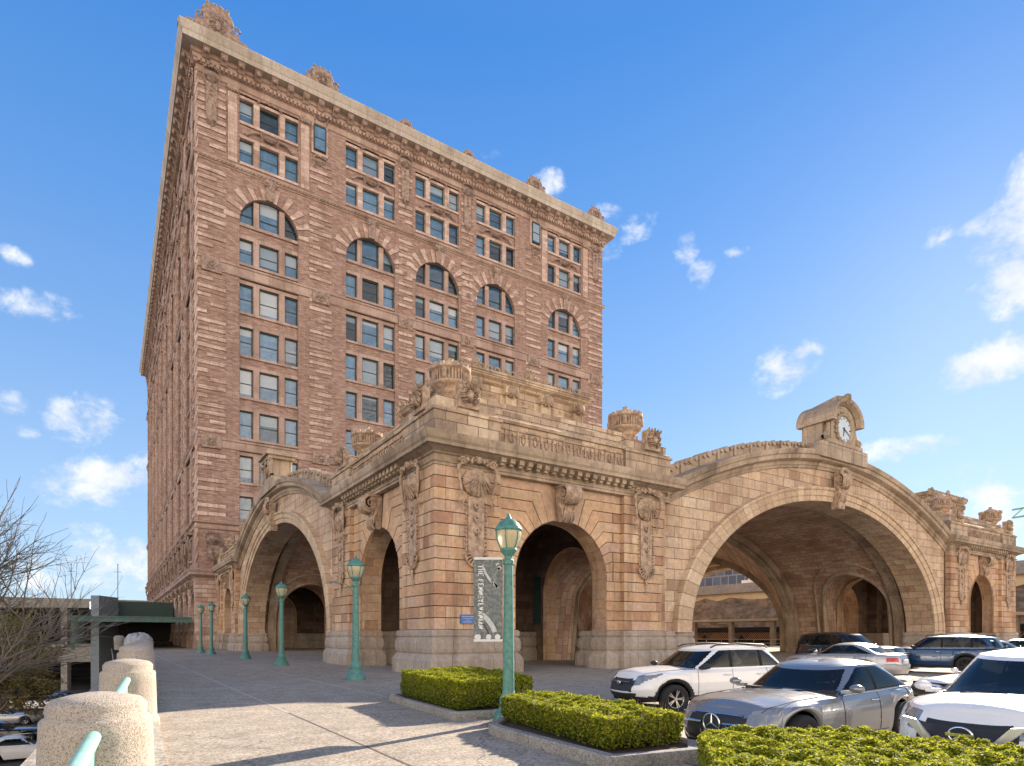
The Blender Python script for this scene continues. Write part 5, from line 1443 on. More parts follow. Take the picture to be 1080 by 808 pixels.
planter([(2.2, 7.75), (1.5, 5.0), (6.1, 2.3), (7.7, 4.4), (5.2, 6.6), (4.1, 7.85)], .10, 'low kerbed bed under the long hedge at bottom right')
def lampfoot():
    m = MB(); m.lathe([(.42, 0), (.42, .03), (.0, .031)], n=24)
lampfoot()

# ================================================================== CARS
def paint(name, c, metal=0.0, rough=.28):
    m, nt, b = new_mat(name); b.inputs['Base Color'].default_value = (*c, 1); b.inputs['Metallic'].default_value = metal; b.inputs['Roughness'].default_value = rough
    b.inputs['Coat Weight'].default_value = .8; b.inputs['Coat Roughness'].default_value = .03
    tc = nt.nodes.new('ShaderNodeTexCoord'); n = tex_noise(nt, tc.outputs['Object'], 2.5, 4)
    r = nt.nodes.new('ShaderNodeMapRange'); r.inputs['To Min'].default_value = rough*.7; r.inputs['To Max'].default_value = rough*1.4; nt.links.new(n, r.inputs[0]); nt.links.new(r.outputs[0], b.inputs['Roughness'])
    return m
def car_glass():
    m, nt, b = new_mat('car_glass'); L = nt.links.new; out = nt.nodes['Material Output']
    tr = nt.nodes.new('ShaderNodeBsdfTransparent'); tr.inputs[0].default_value = (.40, .47, .48, 1)
    b.inputs['Base Color'].default_value = (.01, .014, .016, 1); b.inputs['Roughness'].default_value = .02; b.inputs['Specular IOR Level'].default_value = 1.0
    fr = nt.nodes.new('ShaderNodeFresnel'); fr.inputs[0].default_value = 1.55
    k = math_node(nt, 'MULTIPLY_ADD', fr.outputs[0], 1.2, .30, clamp=True); mx = nt.nodes.new('ShaderNodeMixShader')
    L(k, mx.inputs[0]); L(tr.outputs[0], mx.inputs[1]); L(b.outputs[0], mx.inputs[2]); L(mx.outputs[0], out.inputs[0]); return m
M['carglass'] = car_glass()
M['tyre'] = plain('tyre_rubber', (.018, .018, .018), .8)
M['rim'] = plain('alloy', (.42, .42, .43), .25, metal=1); M['rimd'] = plain('black_alloy', (.03, .03, .032), .3, metal=.5)
M['clad'] = plain('black_cladding', (.022, .022, .023), .55)
M['chrome'] = plain('chrome', (.72, .72, .73), .16, metal=1, var=.02)
M['satin'] = plain('satin_metal', (.62, .63, .66), .38, metal=.7, var=.03)
M['headl'] = plain('headlight_lens', (.22, .235, .25), .05, metal=.0, var=.25, scale=6, spec=1, coat=1)
M['taill'] = plain('taillight_lens', (.45, .02, .02), .12, var=.3)
M['seam'] = plain('door_gap', (.008, .008, .008), .9)
M['plate'] = plain('number_plate', (.6, .6, .58), .5)
M['cabin'] = plain('cabin_trim', (.03, .028, .026), .8)
def wheel_meshes(r, w, rimmat):
    t = MB(); ro = r
    P = []
    prof = [(r*.62, -w*.42), (r*.80, -w*.5), (r*.95, -w*.46), (r, -w*.3), (r, w*.3), (r*.95, w*.46), (r*.80, w*.5), (r*.62, w*.42)]
    for k in range(37):
        a = 2*math.pi*k/36; P.append([(q*math.cos(a), y, q*math.sin(a)) for q, y in prof])
    t.grid(P, flip=True)
    d = MB()
    P = [[(q*math.cos(2*math.pi*k/36), y, q*math.sin(2*math.pi*k/36)) for q, y in ((r*.65, -w*.40), (r*.60, -w*.42), (r*.58, -w*.28), (r*.56, -w*.05), (.02, -w*.02))] for k in range(37)]
    dk = MB(); d.grid([p[:3] for p in P]); dk.grid([p[2:] for p in P])
    for k in range(5):
        for dd in (-.13, .13):
            a = 2*math.pi*k/5+dd; c, s = math.cos(a), math.sin(a); a2 = 2*math.pi*k/5+dd*.6; c2, s2 = math.cos(a2), math.sin(a2); q = r*.035
            p0 = (r*.1*c2, r*.1*s2); p1 = (r*.59*c, r*.59*s)
            d.hexa([(p0[0]+s*q, -w*.36, p0[1]-c*q), (p1[0]+s*q, -w*.40, p1[1]-c*q), (p1[0]-s*q, -w*.40, p1[1]+c*q), (p0[0]-s*q, -w*.36, p0[1]+c*q),
                    (p0[0]+s*q, -w*.2, p0[1]-c*q), (p1[0]+s*q, -w*.2, p1[1]-c*q), (p1[0]-s*q, -w*.2, p1[1]+c*q), (p0[0]-s*q, -w*.2, p0[1]+c*q)])
    d.tube([(0, -w*.40, 0), (0, -w*.25, 0)], r*.13, 12, cap=True)
    mt = t.mesh('tyre'); mt.materials.append(M['tyre']); md = d.mesh('rim'); md.materials.append(rimmat); mk = dk.mesh('wheel_disc'); mk.materials.append(M['cabin'])
    return mt, md, mk
def car(name, label, cat, loc, heading, paintm, L=4.6, Wd=1.84, H=1.5, kind='sedan', hood=.92, belt=.95, wb=2.7, fo=.88, wr=.33, clad=False, rails=False, rim='rim', A0=None, gh=None, tail='low', group='cars parked in front of the rotunda', nose='plain', trim_chrome=True, detail=True, rooft=None, plate=True, tint=None):
    """heading: unit vector the nose points to. Car frame: x forward, y left, z up"""
    root = empty(name, (loc[0], loc[1], loc[2]), math.atan2(heading[1], heading[0]), label=label, cat=cat, group=group)
    hl = L/2; xf = hl-fo; xr = xf-wb; hw = Wd/2
    N = 400 if detail else 90; K = 20 if detail else 7
    def shoulder(x):          # height of the body's upper edge line
        t = (x+hl)/L
        if kind == 'suv': pts = [(0, belt-.02), (.06, belt+.03), (.5, belt), (.70, belt-.01), (.82, hood-.02), (.93, hood-.07), (.985, hood-.17), (1, hood-.24)]
        else: pts = [(0, belt-.10), (.03, belt+.0), (.12, belt+.015), (.5, belt-.03), (.68, belt-.05), (.80, hood-.05), (.92, hood-.11), (.98, hood-.20), (1, hood-.26)]
        for (a, za), (b, zb) in zip(pts, pts[1:]):
            if t <= b+1e-9: q = (t-a)/(b-a); q = q*q*(3-2*q); return za+(zb-za)*q
        return pts[-1][1]
    zb = .20 if kind != 'suv' else .27
    ra = wr+.055
    def bottom(x, y):
        z = zb+.06*max(0, (abs(x)-hl*.8)/(hl*.2))
        for xc in (xf, xr):
            if abs(x-xc) < ra and abs(y) > hw*.55: z = max(z, wr+math.sqrt(max(0, ra*ra-(x-xc)**2)))
        return z
    def plan(u, f):      # u angle; f height fraction 0..1; superellipse outline
        nx, ny = (3.3, 2.9) if kind == 'suv' else (2.7, 2.6)
        c, s = math.cos(u), math.sin(u)
        ex = 2/3.4; ey = 2/ (5.5 if abs(c) < .9 else 5.5)
        bx = math.copysign(abs(c)**(2/5.2), c); by = math.copysign(abs(s)**(2/3.0), s)
        return bx, by
    # sample outline by arc length
    us = np.linspace(0, 2*math.pi, 1201); o = np.array([plan(u, 0) for u in us]); o[:, 0] *= hl; o[:, 1] *= hw
    ds = np.r_[0, np.cumsum(np.linalg.norm(np.diff(o, axis=0), axis=1))]; tt = np.linspace(0, ds[-1], N+1)
    ox = np.interp(tt, ds, o[:, 0])/hl; oy = np.interp(tt, ds, o[:, 1])/hw
    def body_pt(i, f):
        x0, y0 = ox[i], oy[i]
        side = [(0, .955), (.15, .985), (.35, 1.0), (.6, .995), (.72, .985), (.9, .955), (1, .915)]
        end_f = [(0, .955), (.2, .992), (.45, 1.0), (.65, .985), (.85, .955), (1, .90)]
        end_r = [(0, .96), (.25, .995), (.5, 1.0), (.55, .985), (.8, .97), (1, .94)]
        def g(T):
            for (a0_, b0_), (a1_, b1_) in zip(T, T[1:]):
                if f <= a1_: return b0_+(b1_-b0_)*(f-a0_)/(a1_-a0_)
            return T[-1][1]
        x = x0*hl*g(end_f if x0 > 0 else end_r); y = y0*hw*g(side)
        b = bottom(x, y); s = shoulder(x); z = b+(s-b)*f
        return x, y, z
    G = [[body_pt(i, k/K) for k in range(K+1)] for i in range(N)]
    # hood, deck: from the shoulder inwards
    C = 6; T = []
    for i in range(N):
        x, y, z = G[i][K]; row = []
        for c in range(1, C+1):
            q = 1-c/C; cr = .075 if x > 0 else .06
            row.append((x*(1-.02*(c/C)), y*q, z+cr*(1-q**2.2)*min(1, (hl-abs(x))/.35)))
        T.append(row)
    body, glass, hd, tl, gr, bump_, cladm, chr_ = (MB() for _ in range(8))
    hz0, hz1 = hood-.30, hood-.12
    for i in range(N):
        j = (i+1) % N
        for k in range(K+C):
            def P(a, b): return G[a][b] if b <= K else T[a][b-K-1]
            q = [P(i, k), P(j, k), P(j, k+1), P(i, k+1)]
            x, y, z = (sum(p_[t_] for p_ in q)*.25 for t_ in (0, 1, 2)); ay = abs(y); tgt = body
            if k < K and detail:
                zt_ = shoulder(x)-.025
                if x > hl-.64 and ay > hw*.50 and zt_-.165*(1-max(0, hl-.18-x)/.50) < z < zt_: tgt = hd
                if x > hl*.93 and ay < hw*.50 and hood-.50 < z < hood-.20: tgt = gr
                if x > hl*.95 and ay < hw*.78 and zb+.04 < z < zb+.20: tgt = gr
                if kind == 'suv':
                    if x < -hl*.88 and ay > hw*.62 and belt-.32 < z < belt+.02: tgt = tl
                elif x < -hl*.84 and ay > hw*.40 and belt-.27 < z < belt-.10: tgt = tl
            if clad and k < K and tgt is body:
                near = min(math.hypot(x-xf, z-wr), math.hypot(x-xr, z-wr))
                if z < zb+.13 or (near < ra+.085 and ay > hw*.6): tgt = cladm
            tgt.face(q, smooth=True)
    body.build('body', paintm, root)
    for mb, nm, mt in ((hd, 'headlight', M['headl']), (tl, 'taillight', M['taill'])):
        if mb.f:
            for s in (1, -1):
                q = MB()
                for fi, f in enumerate(mb.f):
                    if s*np.mean([mb.v[v][1] for v in f]) > 0: q.face([mb.v[v] for v in f], smooth=True)
                if q.f: q.build(nm, mt, root)
    for nm, lo_, hi_ in (('grille', hood-.52, 9), ('lower_intake', -9, hood-.52)):
        q = MB()
        for f in gr.f:
            if lo_ <= sum(gr.v[v][2] for v in f)/len(f) < hi_: q.face([gr.v[v] for v in f], smooth=True)
        if q.f: q.build(nm, M['clad'], root)
    if cladm.f: cladm.build('wheel_arch_trim', M['clad'], root)
    un = MB(); un.box(-hl*.9, hl*.9, -hw*.62, hw*.62, zb-.02, .62); un.box(xr+.45, xf-.45, -hw*.93, hw*.93, zb+.0, .55); un.box(-hl*.86, xr-.42, -hw*.8, hw*.8, zb+.05, .5); un.build('underbody', M['seam'], root)
    # greenhouse
    if gh is None:
        gh = {'sedan': (.19*L, -.46*L+.10, .03*L, -.24*L), 'suv': (.24*L, -.485*L, .07*L, -.40*L)}[kind]
    bf, br, tf_, tr_ = gh; gw0, gw1 = hw*.90, hw*(.70 if kind == 'sedan' else .76)
    zr = H; NG = 340 if detail else 60; KG = 24 if detail else 9
    def sup(u, ex=7., ey=3.6):
        c, s = math.cos(u), math.sin(u); return math.copysign(abs(c)**(2/ex), c), math.copysign(abs(s)**(2/ey), s)
    us = np.linspace(0, 2*math.pi, 901)
    rings = []; SUPO = np.array([sup(u) for u in us])
    for k in range(KG+1):
        f = k/KG; e = f**1.15
        xa = bf+(tf_-bf)*f**1.12; xb = br+(tr_-br)*f**(1.25); hwk = gw0+(gw1-gw0)*(f**1.6)
        o = SUPO; xc, xh = (xa+xb)/2, (xa-xb)/2
        o = np.c_[xc+o[:, 0]*xh, o[:, 1]*hwk]
        o[:, 0] -= np.where(o[:, 0] > xc, 1, -.6)*(.22 if k < KG+1 else .2)*np.abs(o[:, 1]/hwk)**2.5*(.55)
        ds = np.r_[0, np.cumsum(np.linalg.norm(np.diff(o, axis=0), axis=1))]; t_ = np.linspace(0, ds[-1], NG+1)[:-1]
        xs_ = np.interp(t_, ds, o[:, 0]); ys_ = np.interp(t_, ds, o[:, 1]); row = []
        for x, y in zip(xs_, ys_):
            base = shoulder(x)-.01+.03*(1-(abs(y)/hw)**2)
            top = zr-.075-.10*max(0, (abs(x-(tf_+tr_)/2)/((tf_-tr_)/2+.01)))**3*.45
            if kind == 'sedan': top -= .035*(x-(tf_+tr_)/2)**2*.6
            row.append((float(x), float(y), base+(top-base)*f))
        rings.append(row)
    roofb, pil = MB(), MB()
    bp = [(bf+br)/2+.12] if kind == 'sedan' else [(bf+br)/2+.28, br+.95]
    sidew, scr, rear = MB(), MB(), MB()
    for k in range(KG):
        for i in range(NG):
            j = (i+1) % NG; q = [rings[k][i], rings[k][j], rings[k+1][j], rings[k+1][i]]
            x, y, z = (sum(p_[t_] for p_ in q)*.25 for t_ in (0, 1, 2)); f = (k+.5)/KG
            xa = bf+(tf_-bf)*f**1.12; xb = br+(tr_-br)*f**1.25; hwk = gw0+(gw1-gw0)*f**1.6
            tgt = pil
            if .04 < f < .93:
                if x > xa-.40 and abs(y) < hwk*.86: tgt = scr
                elif x < xb+.32 and abs(y) < hwk*.80 and (kind == 'suv' or True): tgt = rear
                elif abs(y) > hwk*.90 and xb+(.30 if kind == 'suv' else .42)+.1*f < x < xa-.32 and f > .08:
                    tgt = sidew
                    for b in bp:
                        if abs(x-b) < .045: tgt = cladm if False else None
                    if tgt is None:
                        tgt = gr if False else roofb
                        hwk = hwk; tgt = 'B'
            if tgt == 'B': glass.face(q, smooth=True)
            else: tgt.face(q, smooth=True)
    top = rings[KG]
    for c in range(6):
        for i in range(NG):
            j = (i+1) % NG
            def rp(a, c):
                x, y, z = top[a]; xm = (tf_+tr_)/2; q = 1-c/6
                return (xm+(x-xm)*(1-.6*c/6), y*q, z+.085*(1-q**2.4)*1.0)
            roofb.face([rp(i, c), rp(j, c), rp(j, c+1), rp(i, c+1)], smooth=True)
    pil.build('pillars', paintm, root); roofb.build('roof', rooft or paintm, root); 
    for s in (1, -1):
        for b in bp:
            q = MB()
            for f in glass.f:
                c_ = [sum(glass.v[v][t_] for v in f)/len(f) for t_ in (0, 1)]
                if s*c_[1] > 0 and abs(c_[0]-b) < .1: q.face([glass.v[v] for v in f], smooth=True)
            if q.f: q.build('door_pillar', M['seam'], root)
    gm = M['carglass'] if tint is None else tint
    scr.build('windscreen', gm, root); rear.build('rear_window', gm, root)
    for s in (1, -1):
        q = MB()
        for f in sidew.f:
            if s*np.mean([sidew.v[v][1] for v in f]) > 0: q.face([sidew.v[v] for v in f], smooth=True)
        if q.f: q.build('side_window', gm, root)
    if detail:
        q = MB()
        for x0_ in ((bf+br)/2+.15, (bf+br)/2-.60):
            for s in (1, -1):
                y_ = s*gw0*.46
                q = MB(); zt_ = min(belt+.26, H-.34); q.tube([(x0_, y_, belt-.1), (x0_-.08, y_, zt_-.08), (x0_-.11, y_, zt_)], [.20, .20, .11], 10); q.ball((x0_-.12, y_, zt_+.07), .11, 10, (.6, 1.1, .8)); q.build('seat', M['cabin'], root)
        q = MB(); q.box(bf-.62, bf-.30, -gw0*.88, gw0*.88, belt-.05, belt+.03)
        q.tube([(bf-.72+.06*math.sin(a_), gw0*.46+.18*math.cos(a_), belt+.02+.17*math.sin(a_)) for a_ in np.linspace(0, 2*math.pi, 17)], .016, 6); q.build('dashboard', M['cabin'], root)
    # outline of the side windows
    # wheels
    mt, md, mk = wheel_meshes(wr, .23, M[rim])
    for s in (1, -1):
        for x in (xf, xr):
            o_ = place(mt, 'wheel', root, (x, s*(hw-.115), wr), math.pi if s > 0 else 0)
            place(md, 'rim', o_); place(mk, 'wheel_disc', o_)
    if detail:
        def side_y(x, z):    # outline of the body side at x
            i = int(np.argmin([abs(ox[a]*hl-x)+(10 if oy[a] < 0 else 0) for a in range(N)])); b = bottom(x, hw); s_ = shoulder(x); f = (z-b)/(s_-b)
            return oy[i]*hw*float(np.interp(f, [0, .15, .35, .6, .72, .9, 1], [.955, .985, 1, .995, .985, .955, .915]))
        sm = MB()
        d0, d1, d2 = bf-.30, bp[0], bp[0]-.98
        for s in (1, -1):
            for x in (d0, d1, d2):
                zs = np.linspace(zb+.08, shoulder(x)-.01, 9)
                if x == d2: zs = np.linspace(max(zb+.08, bottom(x, hw)+.04), shoulder(x)-.01, 9)
                sm.tube([(x+.03*math.sin(z*3), s*(side_y(x, z)+.001), z) for z in zs], .006, 4)
            sm.tube([(x, s*(side_y(x, zb+.10)+.001), zb+.10) for x in np.linspace(d2, d0, 12)], .006, 4)
        sm.build('door_gaps', M['seam'], root)
        # bonnet shut line
        sm = MB()
        for s in (1, -1):
            sm = MB(); sm.tube([(x, s*(hw*.80-.10*max(0, (x-bf)/(hl-bf))**2), shoulder(x)+.022) for x in np.linspace(bf-.15, hl*.93, 10)], .005, 4); sm.build('bonnet_gap', M['seam'], root)
        for s in (1, -1):
            for x in (d1+.17, d2+.20):
                h_ = MB(); zz = belt-.13; yy = side_y(x, zz)
                h_.tube([(x-.10, s*(yy+.0), zz), (x-.08, s*(yy+.035), zz), (x+.08, s*(yy+.035), zz), (x+.10, s*yy, zz)], .014, 6); h_.build('door_handle', M['chrome'] if trim_chrome else paintm, root)
            mr = MB(); xm = bf-.42; ym = hw*.93
            mr.ball((xm, s*(ym+.15), belt+.08), .105, 14, (.75, 1.05, .62)); mr.box(xm-.04, xm+.05, min(s*(ym-.06), s*(ym+.1)), max(s*(ym-.06), s*(ym+.1)), belt+.0, belt+.05)
            mr.build('door_mirror', M['clad'] if clad else (M['chrome'] if False else paintm), root)
        if trim_chrome:
            ch = MB()
            for s in (1, -1):
                pts = [(x, s*(hw*.905), shoulder(x)+.012) for x in np.linspace(br+.45, bf-.35, 14)]
                ch.tube(pts, .011, 5)
            ch.build('window_trim', M['chrome'], root)
        for y0 in (-.1, .45):
            wp = MB(); wp.tube([(bf-.02, y0-.35, shoulder(bf)+.06), (bf-.10, y0+.15, shoulder(bf)+.09)], .010, 5); wp.build('wiper', M['seam'], root)
    if rails:
        for s in (1, -1):
            r_ = MB(); y = gw1*.86
            pts = [(tr_+.1, s*y, H-.07), (tr_+.2, s*y, H+.0), ((tf_+tr_)/2, s*y, H+.035), (tf_-.25, s*y, H+.0), (tf_-.1, s*y, H-.06)]
            r_.tube(pts, .02, 7); r_.build('roof_rail', M['clad'], root)
    if plate and detail:
        p = MB(); p.box(-hl-.01, -hl+.05, -.16, .16, belt-.33, belt-.18); p.build('number_plate', M['plate'], root)
    fx = hl*.965
    if nose == 'star':      # wide grille, single bar and three-pointed star in a ring
        e = MB(); zc = hood-.36; xg = hl*.995
        e.tube([(xg+.01, .135*math.cos(2*math.pi*q/24), zc+.135*math.sin(2*math.pi*q/24)) for q in range(25)], .013, 6)
        for k in range(3):
            a = math.pi/2+k*2*math.pi/3; e.tube([(xg+.01, 0, zc), (xg+.01, .127*math.cos(a), zc+.127*math.sin(a))], [.019, .005], 5)
        e.build('emblem', M['chrome'], root)
        b = MB()
        for s in (1, -1): b.tube([(xg, s*.18, zc), (xg-.015, s*.5, zc+.01)], .02, 6)
        b.tube([(xg-.015*abs(y)*2, y, zc+.15-.02*abs(y)) for y in np.linspace(-.5, .5, 9)], .010, 5); b.build('grille_bar', M['chrome'], root)
    if nose == 'vshape':
        e = MB(); zc = hood-.33; xg = hl*.998
        e.tube([(xg+.02, .11*math.cos(2*math.pi*q/24), zc+.085*math.sin(2*math.pi*q/24)) for q in range(25)], .013, 6); e.box(xg+.01, xg+.035, -.135, .135, zc-.018, zc+.018)
        e.build('emblem', M['chrome'], root)
        b = MB()
        for s in (1, -1):
            b.hexa([(xg-.02, s*.44, zc+.13), (xg-.05, s*.58, zc+.15), (xg+.0, s*.30, zc-.16), (xg+.01, s*.20, zc-.16), (xg+.02, s*.44, zc+.13), (xg+.0, s*.58, zc+.15), (xg+.03, s*.30, zc-.16), (xg+.035, s*.20, zc-.16)])
        b.tube([(xg+.015, y, zc-.16) for y in np.linspace(-.28, .28, 6)], .015, 5)
        b.build('grille_bar', M['satin'], root)
    if nose == 'wing':
        e = MB(); e.ball((hl*.995, 0, hood-.30), .07, 8, (.3, 1.3, .8)); e.build('emblem', M['chrome'], root)
        b = MB(); b.tube([(hl*.985-.03*abs(y), y, hood-.27) for y in np.linspace(-.4, .4, 9)], .012, 5); b.build('grille_bar', M['chrome'], root)
    if nose == 'bars':
        b = MB()
        for z in (hood-.26, hood-.34, hood-.42): b.tube([(hl*.99-.02*abs(y), y, z) for y in np.linspace(-.46, .46, 9)], .016, 5)
        b.build('grille_bar', M['chrome'], root)
    return root
white = paint('white_paint', (.78, .78, .77)); silver = paint('silver_paint', (.38, .38, .39), .55, .3); grey = paint('graphite_paint', (.24, .25, .265), .5, .28)
blue = paint('blue_paint', (.012, .055, .14), .3, .25); black = paint('black_paint', (.012, .012, .014), .0, .2); champ = paint('champagne_paint', (.40, .37, .33), .5, .3)
hA = (-A[0], -A[1]); hB = (B[0], B[1])
nA = np.array([-A[0], -A[1]]); LF = np.array([-nA[1], nA[0]])
def at_wheel(fl, hd, L, Wd, fo):     # centre of a car from where its front left wheel stands
    h = np.array(hd); l = np.array([-h[1], h[0]]); return np.array(fl)-h*(L/2-fo)-l*(Wd/2-.1)
h1 = (-.93, -.368); c1 = at_wheel((3.95, 15.0), h1, 4.45*1.13, 1.8*1.13, .9*1.13)
cs1 = car('crossover_car', 'white crossover with black roof rails and black wheel arch trim, front facing the middle hedge', 'crossover', (*c1, -.15), h1, white, 4.45, 1.80, 1.60, 'suv', hood=1.0, belt=1.02, wb=2.67, fo=.9, wr=.34, clad=True, rails=True, nose='wing', gh=(1.02, -2.02, .28, -1.55), trim_chrome=False); cs1.scale = (1.13, 1.13, 1.03)
h2 = (-.82, -.572); c2 = np.array([3.05, 9.4])-np.array(h2)*2.47*1.07
cs2 = car('sedan_car', 'graphite grey low sedan with a star emblem in its grille, behind the hedges', 'sedan', (*c2, -.15), h2, grey, 4.98, 1.89, 1.41, 'sedan', hood=.90, belt=.92, wb=2.94, fo=.87, wr=.34, nose='star', gh=(.88, -2.15, .02, -1.25)); cs2.scale = (1.07, 1.07, 1.05)
c3 = np.array([5.12, 7.02])-np.array(hA)*2.43*1.06
cs3 = car('suv_car', 'white sport utility car with chrome V grille at the right edge, nearest the camera', 'sport utility car', (*c3, -.15), hA, white, 4.90, 1.91, 1.69, 'suv', hood=1.08, belt=1.08, wb=2.82, fo=.95, wr=.37, nose='vshape', gh=(1.30, -2.15, .35, -1.45)); cs3.scale = (1.06, 1.06, 1.02)
car('sedan_car', 'silver sedan seen from its rear with red tail lights, before the black sport utility car', 'sedan', (13.9, 25.9, 0), hB, silver, 4.95, 1.86, 1.45, 'sedan', hood=.95, belt=.98, wb=2.85, fo=.95, wr=.33, gh=(1.0, -2.1, .25, -1.2))
car('suv_car', 'long black sport utility car with pale bonnet glare, behind the silver sedan', 'sport utility car', (16.6, 30.4, 0), (-B[0], -B[1]), black, 5.2, 2.0, 1.90, 'suv', hood=1.20, belt=1.20, wb=2.95, fo=.95, wr=.40, nose='bars', rails=False, gh=(1.15, -2.45, .45, -2.2))
bpy.data.objects  # keep order
car('suv_car', 'dark blue sport utility car with roof rails and black wheels, parked rear towards the camera', 'sport utility car', (20.0, 28.9, 0), (-.64, .768), blue, 5.1, 1.98, 1.76, 'suv', hood=1.12, belt=1.14, wb=2.9, fo=.93, wr=.40, clad=True, rails=True, rim='rimd', gh=(1.15, -2.45, .45, -2.15))
car('coupe_car', 'low white car mostly hidden between the grey coupe and the white sport utility car', 'coupe', (13.1, 16.6, -.12), (-.998, -.06), white, 4.4, 1.84, 1.16, 'sedan', hood=.74, belt=.80, wb=2.6, fo=.9, wr=.33)
car('sedan_car', 'black sedan behind the blue sport utility car, at the right edge', 'sedan', (29.2, 36.6, 0), (-B[0], -B[1]), black, 4.8, 1.85, 1.46, 'sedan', hood=.95, belt=.98, wb=2.8, fo=.92, wr=.34, detail=True)
car('sedan_car', 'white sedan farthest right, partly out of view behind the black sedan', 'sedan', (34.3, 40.8, 0), (-B[0], -B[1]), white, 4.8, 1.85, 1.50, 'sedan', hood=.95, belt=.98, wb=2.8, fo=.92, wr=.34)
# cars on the lower level, seen through the bare branches
low = [((-29.0, 36.5), white, 'white car on the lower level nearest the retaining wall', 35), ((-35.0, 42.5), black, 'black car on the lower level behind the white one', 30), ((-41.5, 50.5), silver, 'silver car on the lower level at the left edge', 28),
       ((-39.0, 55), champ, 'beige car on the lower level under the bare branches', 30), ((-52.5, 70), blue, 'blue car on the lower level far behind the bare tree', 15), ((-56.5, 71), silver, 'silver car on the lower level left of the blue one', 15), ((-47, 61), white, 'white car on the lower level between the beige and blue ones', 20)]
lowp = {}
for (x, y), pm, L_, ang in low:
    car('parked_car', L_, 'car', (x, y, -5.6), (math.cos(R(ang)), math.sin(R(ang))), pm, 4.6, 1.82, 1.46, 'sedan', detail=False, group='cars parked on the lower level')

# ================================================================== BARE TREES
def tree(loc, h, seed, label, lean=(0, 0), spread=1.0, leafy=0, trunk=.56):
    root = empty('bare_tree', loc, 0, label=label, cat='tree', group='bare trees on the lower level')
    rs = random.Random(seed); tr, br, tw = MB(), MB(), MB(); lv = []
    def limb(p, d, L, r, depth):
        if depth and loc[0]+p.x > -5.6-.6032*(loc[1]+p.y-8.24)+(.2 if loc[2]+p.z > 1.6 else -.5): return
        n = 5 if depth < 3 else 3; pts = [p]; dd = d
        for i in range(n):
            dd = (dd+Vector((rs.gauss(0, .11), rs.gauss(0, .11), rs.gauss(.03, .08)))).normalized()
            pts.append(pts[-1]+dd*L/n)
        rr = [r*(1-.45*i/n) for i in range(n+1)]
        (tr if depth == 0 else br if depth < 3 else tw).tube([tuple(q) for q in pts], rr, 8 if depth < 2 else 5 if depth < 3 else 3)
        if depth >= 5:
            if leafy: 
                for q in pts[1:]:
                    if rs.random() < leafy: lv.append(q)
            return
        nb = [5, 4, 4, 4, 3][depth]
        for k in range(nb):
            t = rs.uniform(.35, 1) if depth else rs.uniform(.72, 1)
            q = pts[min(n, max(1, int(round(t*n))))]
            ax = Vector((rs.gauss(0, 1), rs.gauss(0, 1), rs.gauss(0, .5))); ax = (ax-ax.dot(dd)*dd).normalized()
            sp = rs.uniform(.5, .95)*spread
            nd = (dd+ax*sp+Vector((lean[0], lean[1], .12))*(.5 if depth < 2 else .25)).normalized()
            limb(q, nd, (L if depth else h*.40)*rs.uniform(.54, .72), r*rs.uniform(.42, .58), depth+1)
        limb(pts[-1], dd, (L if depth else h*.36)*.72, r*.55, depth+1)
    limb(Vector((0, 0, -.2)), Vector((lean[0]*.3, lean[1]*.3, 1)).normalized(), h*trunk, h*.019, 0)
    tr.build('trunk', M['bark'], root); br.build('branches', M['bark'], root); tw.build('twigs', M['twig'] if leafy < .5 else M['twig_olive'], root)
    if lv:
        m = MB()
        for q in lv:
            for _ in range(3):
                c = q+Vector((rs.gauss(0, .09), rs.gauss(0, .09), rs.gauss(0, .09))); u = Vector((rs.gauss(0, 1), rs.gauss(0, 1), rs.gauss(0, 1))).normalized()*.075; v = u.cross(Vector((rs.gauss(0, 1), rs.gauss(0, 1), rs.gauss(0, 1)))).normalized()*.045
                s = rs.random(); m.face([c-u, c-v, c+u, c+v], [(s, 0)]*4)
        m.build('dry_leaves', leaf_mat('dry_leaf_%d' % seed, (.11, .095, .035), (.30, .25, .10)), root)
    return root
tree((-17.0, 17.2, -5.6), 10.2, 21, 'tallest bare tree at the left edge, dark branches spreading over the lower car park', lean=(.16, .05), spread=1.05, leafy=.0)
tree((-19.6, 21.0, -5.6), 9.6, 5, 'bare tree behind the tallest one, fine twigs in front of the garage', lean=(.22, 0), spread=1.05, leafy=.03)
tree((-25.5, 28.5, -5.6), 7.6, 8, 'low bushy tree with dry olive leaves, just left of the second pier', lean=(.0, 0), spread=1.25, leafy=1.0)
tree((-31.5, 33.0, -5.6), 8.6, 31, 'wide bushy tree with dry brown leaves by the left edge', lean=(.0, 0), spread=1.2, leafy=1.0)

